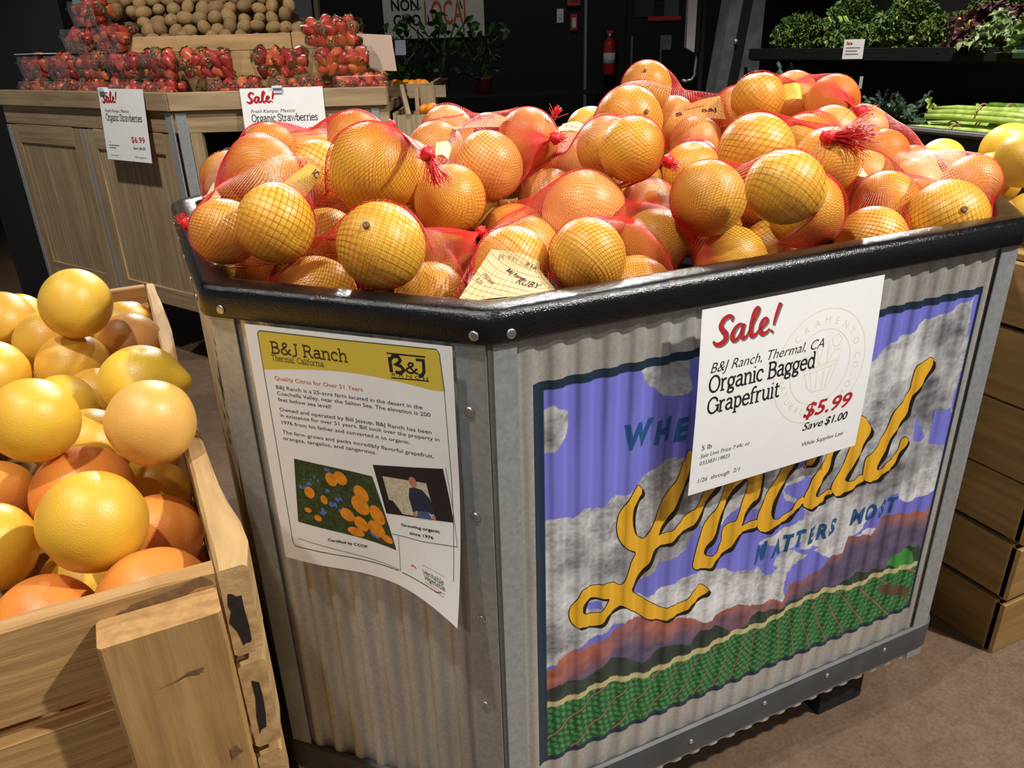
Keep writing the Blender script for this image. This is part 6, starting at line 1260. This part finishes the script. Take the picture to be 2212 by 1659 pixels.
def ruffle(m, base, dirn, L, Wd, curl, nu=9, nv=5, fold=.0):
    """one leaf: a midrib with a frilled blade"""
    dirn = Vector(dirn).normalized(); side = dirn.cross(Vector(gr.randn(3))).normalized(); up = side.cross(dirn); v = []; ph = gr.rand()*6
    for i in range(nu+1):
        t = i/nu; q = Vector(base)+dirn*(L*t)-UP*(fold*L*t*t); w = Wd*(math.sin(math.pi*min(1, t*.92+.08))**.7)
        for j in range(nv+1):
            s = 2*j/nv-1; e_ = abs(s)**1.5
            v.append(q+side*(w*s*(1-.15*e_))+up*(curl*e_*(math.sin(t*27+ph+s*2)+.6*math.sin(t*53+ph*3+s*5))+w*.35*s*s)+dirn*(curl*.7*e_*math.cos(t*31+ph)))
    f = [(i*(nv+1)+j, (i+1)*(nv+1)+j, (i+1)*(nv+1)+j+1, i*(nv+1)+j+1) for i in range(nu) for j in range(nv)]
    m.add(v, f)
def bunch(name, c, r, n, mat, label, cat, grp, L=.07, Wd=.028, curl=.014, axis=(-.5, 0, .5), stem=True, fold=.15, nu=22, nv=8):
    c = Vector(c); axis = Vector(axis).normalized(); o = empty(name, c, label, cat, grp); m = MB()
    for i in range(n):
        d = (axis*.8+Vector(gr.randn(3))*.75); d.normalize(); p = c+Vector((d.x*r[0], d.y*r[1], d.z*r[2]))*(gr.rand()**.25)*.85 + UP*r[2]*.55
        ruffle(m, p, d+axis*.2, L*(.7+.6*gr.rand()), Wd*(.7+.6*gr.rand()), curl, nu, nv, fold)
    lo_ = min(v[2] for v in m.v)
    m.v = [(a, b, max(z, c.z+.002)) for a, b, z in m.v]
    m.build('leaves', M[mat], o, True)
    if stem:
        s = MB()
        for i in range(7): q = c+Vector((gr.randn()*r[0]*.2, gr.randn()*r[1]*.2, r[2]*.3)); s.tube([q+axis*(-.3*r[2])+Vector((.02, 0, .01)), q+axis*r[2]*.4, q+axis*r[2]*.9], .004, 6)
        s.v = [(a, b, max(z, c.z+.002)) for a, b, z in s.v]
        s.build('stems', M['celery'], o, True)
    return o
SH = 1.0135
for (y, x, rx, ry, rz, n, mat, lab, nm, cat) in (
    (2.49, 2.40, .10, .11, .085, 90, 'kale', 'curly kale bunch at the left end of the shelf, front', 'curly_kale', 'kale'),
    (2.42, 2.58, .08, .12, .13, 60, 'kale', 'taller curly kale bunch at the left end, behind the front one', 'curly_kale', 'kale'),
    (2.24, 2.42, .08, .09, .06, 60, 'kale', 'low curly kale bunch behind the white price tag', 'curly_kale', 'kale'),
    (2.11, 2.43, .08, .09, .06, 60, 'kale', 'low curly kale bunch just right of the white price tag', 'curly_kale', 'kale'),
    (2.00, 2.40, .08, .09, .115, 110, 'kale', 'tall rounded curly kale bunch in the middle of the shelf', 'curly_kale', 'kale'),
    (1.86, 2.40, .08, .09, .07, 80, 'kale', 'spreading curly kale bunch right of the tall rounded one', 'curly_kale', 'kale'),
    (1.80, 2.55, .09, .12, .125, 80, 'kale', 'curly kale bunch with yellow blossoms in front of it', 'curly_kale', 'kale')):
    bunch(nm, (x, y, SH), (rx*1.05, ry*1.1, rz), n*5, mat, lab, cat, 'curly kale on the shelf', .026, .0125, .0065, nu=7, nv=4)
ft = empty('flowering_greens', (2.35, 1.79, SH), 'bunch of greens with yellow blossoms on the shelf', 'greens'); m = MB()
for i in range(5): m.ball((2.34+gr.randn()*.01, 1.77+gr.randn()*.02, SH+.075+gr.randn()*.018), .009, 6, 5)
m.build('blossoms', M['flower'], ft); s = MB(); 
for i in range(6): s.tube([(2.36, 1.79+gr.randn()*.01, SH+.002), (2.35, 1.78+gr.randn()*.015, SH+.04), (2.34, 1.77+gr.randn()*.02, SH+.07)], .003, 5)
s.build('stems', M['celery'], ft)
for (x, y, z, n, mat, lab) in ((2.42, 1.70, SH, 46, 'chard', 'dark purple chard bunch on the shelf at right'), (2.38, 1.635, SH, 30, 'chardgreen', 'pale green crinkled chard bunch below the purple one'), (2.40, 1.53, SH, 36, 'kale', 'dark green chard leaves at the right edge of the shelf')):
    bunch('chard', (x, y, z), (.08, .09, .06) if mat == 'chard' else (.06, .07, .035), n, mat, lab, 'chard', 'chard on the shelf', .10, .036, .010, (-.5, .35, .35), fold=.35)
m = MB()
def blade(mb, base, d, L, w, bend, fr=.004):
    ruffle(mb, base, d, L, w, fr, 12, 4, bend)
def spray(c, n, L, w, label, spread=.7, mat='lacinato', axis=(-.3, 0, 1)):
    o = empty('dark_kale', c, label, 'kale', 'dark kale bunches'); mb = MB(); c = Vector(c)
    for i in range(n):
        d = (Vector(axis)+Vector(gr.randn(3))*spread).normalized(); d.z = abs(d.z)*.8+.12; blade(mb, c+Vector((gr.randn()*.02, gr.randn()*.035, .02)), d, L*(.6+.5*gr.rand()), w, .35, .006)
    mb.v = [(max(a, 2.004) if z < .842 else a, min(b, 2.64), max(z, c.z+.002)) for a, b, z in mb.v]
    mb.build('leaves', M[mat], o, True); s = MB()
    for i in range(5): s.tube([c+Vector((0, gr.randn()*.01, .004)), c+Vector((gr.randn()*.01, gr.randn()*.02, .05))], .005, 6)
    s.build('stems', M['celery'], o); return o
spray((2.12, 2.27, .791), 40, .26, .022, 'dark kale bunch standing at the far left of the lower deck', .45)
o = spray((2.06, 1.74, .791), 80, .16, .014, 'dark frilly kale bunch left of the celery', .75)
MB().board((1.985+.02, 1.815, .94), (0, 0, 1), (0, 1, 0), .034, .012, .002).build('white_tag', M['white'], o); MB().board((1.995, 1.75, .862), (0, 0, 1), (0, 1, 0), .034, .012, .002).build('white_tag', M['white'], o)
def stalk(mb, pts, r0, r1, sc=.75):
    n = len(pts); mb.tube(pts, [r0+(r1-r0)*i/(n-1) for i in range(n)], 8)
def celery(p0, p1, label, dark=False, ns=7, band=(.55,), loop=False):
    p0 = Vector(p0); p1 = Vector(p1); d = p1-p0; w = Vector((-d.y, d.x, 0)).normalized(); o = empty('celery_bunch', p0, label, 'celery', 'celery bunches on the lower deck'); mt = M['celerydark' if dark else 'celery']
    for i in range(ns):
        a = (i/(ns-1)-.5)*2; up = UP*(.012+.022*(1-a*a)*(i % 2))
        if loop:
            q = [p0+d*t+w*(.018*a*.5)+UP*(.012+.012*(i % 3)) for t in (1, .7, .4, .15)]; top = p0-d*.02+UP*(.035+.008*(i % 3))+w*.006*a
            q += [top]+[p0+d*t+w*(.018*a*.5)+UP*(.062+.010*(i % 3)) for t in (.12, .4, .7, 1)]
            m_ = MB(); stalk(m_, q, .0085, .0075)
        else:
            sp = .016+.022*0; m_ = MB(); q = [p0+w*a*.040+up*.8, p0+d*.25+w*a*.026+up, p0+d*.55+w*a*.020+up, p0+d*.8+w*a*.022+up, p1+w*a*.024+up*.9]
            stalk(m_, q, .0075, .0105)
        m_.build('stalk', mt, o, True)
    for b in band:
        c = p0+d*b+UP*(.026 if not loop else .045); dn = d.normalized(); hh = .026 if not loop else .045
        pts = [c+w*(.032*math.cos(t))+UP*(hh*math.sin(t)*.9) for t in [2*math.pi*i/16 for i in range(17)]]; MB().tube(pts, .0022, 5, False).build('rubber_band', M['rubber'], o)
    mb = MB()
    for i in range(4 if not loop else 0): ruffle(mb, p0+w*gr.randn()*.02+UP*.03, -d.normalized()+Vector(gr.randn(3))*.6, .035, .012, .006, 6, 4)
    if mb.v: mb.v = [(max(a, 2.004), b, max(z, .792)) for a, b, z in mb.v]; mb.build('leaves', M['celery'], o, True)
Z = .791
celery((2.03, 1.68, Z), (2.05, 1.36, Z), 'celery bunch nearest the black front rail, cut stalks showing at left')
celery((2.10, 1.74, Z), (2.12, 1.42, Z), 'celery bunch just behind the front one, its left tips fanned out')
celery((2.18, 1.72, Z), (2.20, 1.38, Z), 'celery bunch in the third row from the rail')
celery((2.02, 1.32, Z), (2.04, 1.02, Z), 'celery bunch along the front rail, right of the nearest one')
celery((2.11, 1.39, Z), (2.13, 1.05, Z), 'celery bunch in the second row at right, behind the loose grapefruit')
celery((2.14, 1.50, Z+.052), (2.16, 1.20, Z+.05), 'celery bunch stacked on top at right with a tan band', band=(.25, .6))
celery((2.10, 1.62, Z+.052), (2.12, 1.34, Z+.05), 'celery bunch stacked on top in the middle of the heap', band=(.5,))
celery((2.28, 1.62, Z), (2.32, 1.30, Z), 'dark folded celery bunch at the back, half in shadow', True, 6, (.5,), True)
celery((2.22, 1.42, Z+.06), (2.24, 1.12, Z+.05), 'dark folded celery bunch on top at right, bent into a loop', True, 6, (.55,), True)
# ------------------------------------------------------------- house plants in the dark at the back
rk = empty('plant_rack', BF(0, 6.2, 0), 'black plant rack in the dark below the wall sign', 'rack')
for z0, f0 in ((.10, 5.62), (.38, 5.92), (.70, 6.22)): bfobj('rack_shelf', [(-.95, .75, f0, f0+.29, z0, z0+.02)], M['black'], rk)
for l in (-.95, .73): bfobj('rack_leg', [(l, l+.02, 5.63, 5.65, 0, .1), (l, l+.02, 5.93, 5.95, 0, .38), (l, l+.02, 6.48, 6.5, 0, .7)], M['black'], rk)
def plant(l, f, z, h, n, kind, label, pot='pot', arch=.5):
    o = empty('potted_plant', BF(l, f, z), label, 'plant', 'potted plants on the rack'); c = BF(l, f, z)
    MB().lathe(c, (0, 0, 1), [(.05, 0), (.065, .10), (.07, .105), (.07, .12), (.055, .12)], 14).build('pot', M[pot], o, True); mb = MB()
    for i in range(n):
        a = gr.rand()*6.28; e_ = .2+.6*gr.rand()
        if kind == 'blade': ruffle(mb, c+UP*.11, Vector((math.cos(a)*e_, math.sin(a)*e_, 1)), h*(.6+.5*gr.rand()), .016, .001, 9, 2, arch)
        elif kind == 'broad': ruffle(mb, c+UP*.11, Vector((math.cos(a)*e_*1.4, math.sin(a)*e_*1.4, .8)), h*(.6+.5*gr.rand()), .045, .003, 9, 3, arch)
        else: 
            b0 = c+UP*(.10+h*gr.rand())+Vector((math.cos(a), math.sin(a), 0))*gr.rand()*h*.55; ruffle(mb, b0, Vector(gr.randn(3)), .075, .024, .002, 6, 2)
    mb.build('foliage', M['plant'], o, True)
    if kind == 'bush':
        s = MB()
        for i in range(6): s.tube([c+UP*.1, c+UP*(h*.6)+Vector((gr.randn()*.05, gr.randn()*.05, 0)), c+UP*h+Vector((gr.randn()*h*.3, gr.randn()*.1, 0))], .006, 5)
        s.build('stems', M['plant'], o)
for a in ((-.78, 6.36, .721, .42, 60, 'bush', 'leafy dark plant at the left of the rack top, over the sign'), (-.48, 6.36, .721, .50, 70, 'bush', 'tallest leafy plant in front of the sign lettering'), (-.15, 6.36, .721, .40, 60, 'bush', 'leafy plant at the right of the rack top, over the sign'),
          (-.80, 6.06, .401, .24, 16, 'broad', 'broad leaved plant on the middle shelf at left'), (-.40, 6.06, .401, .26, 18, 'broad', 'broad leaved plant on the middle shelf under the sign'), (.05, 6.06, .401, .26, 18, 'blade', 'grassy plant on the middle shelf at right'),
          (-.62, 5.76, .121, .42, 16, 'broad', 'plant with light green upright leaves on the bottom shelf'), (-.28, 5.76, .121, .40, 20, 'broad', 'low bushy plant on the bottom shelf, left of the arching one'), (.05, 5.76, .121, .46, 34, 'blade', 'arching strap leaved plant on the bottom shelf'), (.40, 5.76, .121, .46, 30, 'blade', 'arching strap leaved plant at the right end of the bottom shelf')):
    plant(*a, pot='potyellow' if a[0] in (.40, -.62) else 'pot')
tag(MB().board(BF(-.72, 5.95, 1.065), RT, UP+HD*.2, .075, .10, .002).build('plant_tag', M['cardblue']), 'pale blue white tag hanging in the plants in front of the sign', 'tag')
r = empty('teal_jar', BF(-.30, 4.6, .55), 'teal glazed jar in the dark right of the side crate', 'jar')
MB().lathe(BF(-.30, 4.6, .50), (0, 0, 1), [(.05, 0), (.062, .03), (.06, .13), (.045, .17), (.035, .18)], 16).build('body', M['tealglass'], r, True); MB().lathe(BF(-.30, 4.6, .68), (0, 0, 1), [(.038, 0), (.038, .02), (.01, .03)], 14).build('lid', M['tealglass'], r, True); bfobj('stand', [(-.36, -.1, 4.54, 4.66, 0, .499)], M['black'], r)
r = empty('handled_basket', BF(-.235, 4.6, 0), 'tan basket with a curved handle beside the teal jar in the dark', 'basket')
MB().tube([BF(-.235+.125*math.cos(t), 4.74, .56+.08*math.sin(t)) for t in [math.pi*i/12 for i in range(13)]], .008, 8).build('handle', M['pinkcard'], r, True)
MB().lathe(BF(-.235, 4.74, 0), (0, 0, 1), [(.10, 0), (.12, .30), (.13, .56), (.12, .56), (.11, .3)], 18).build('basket_body', M['board'], r, True)
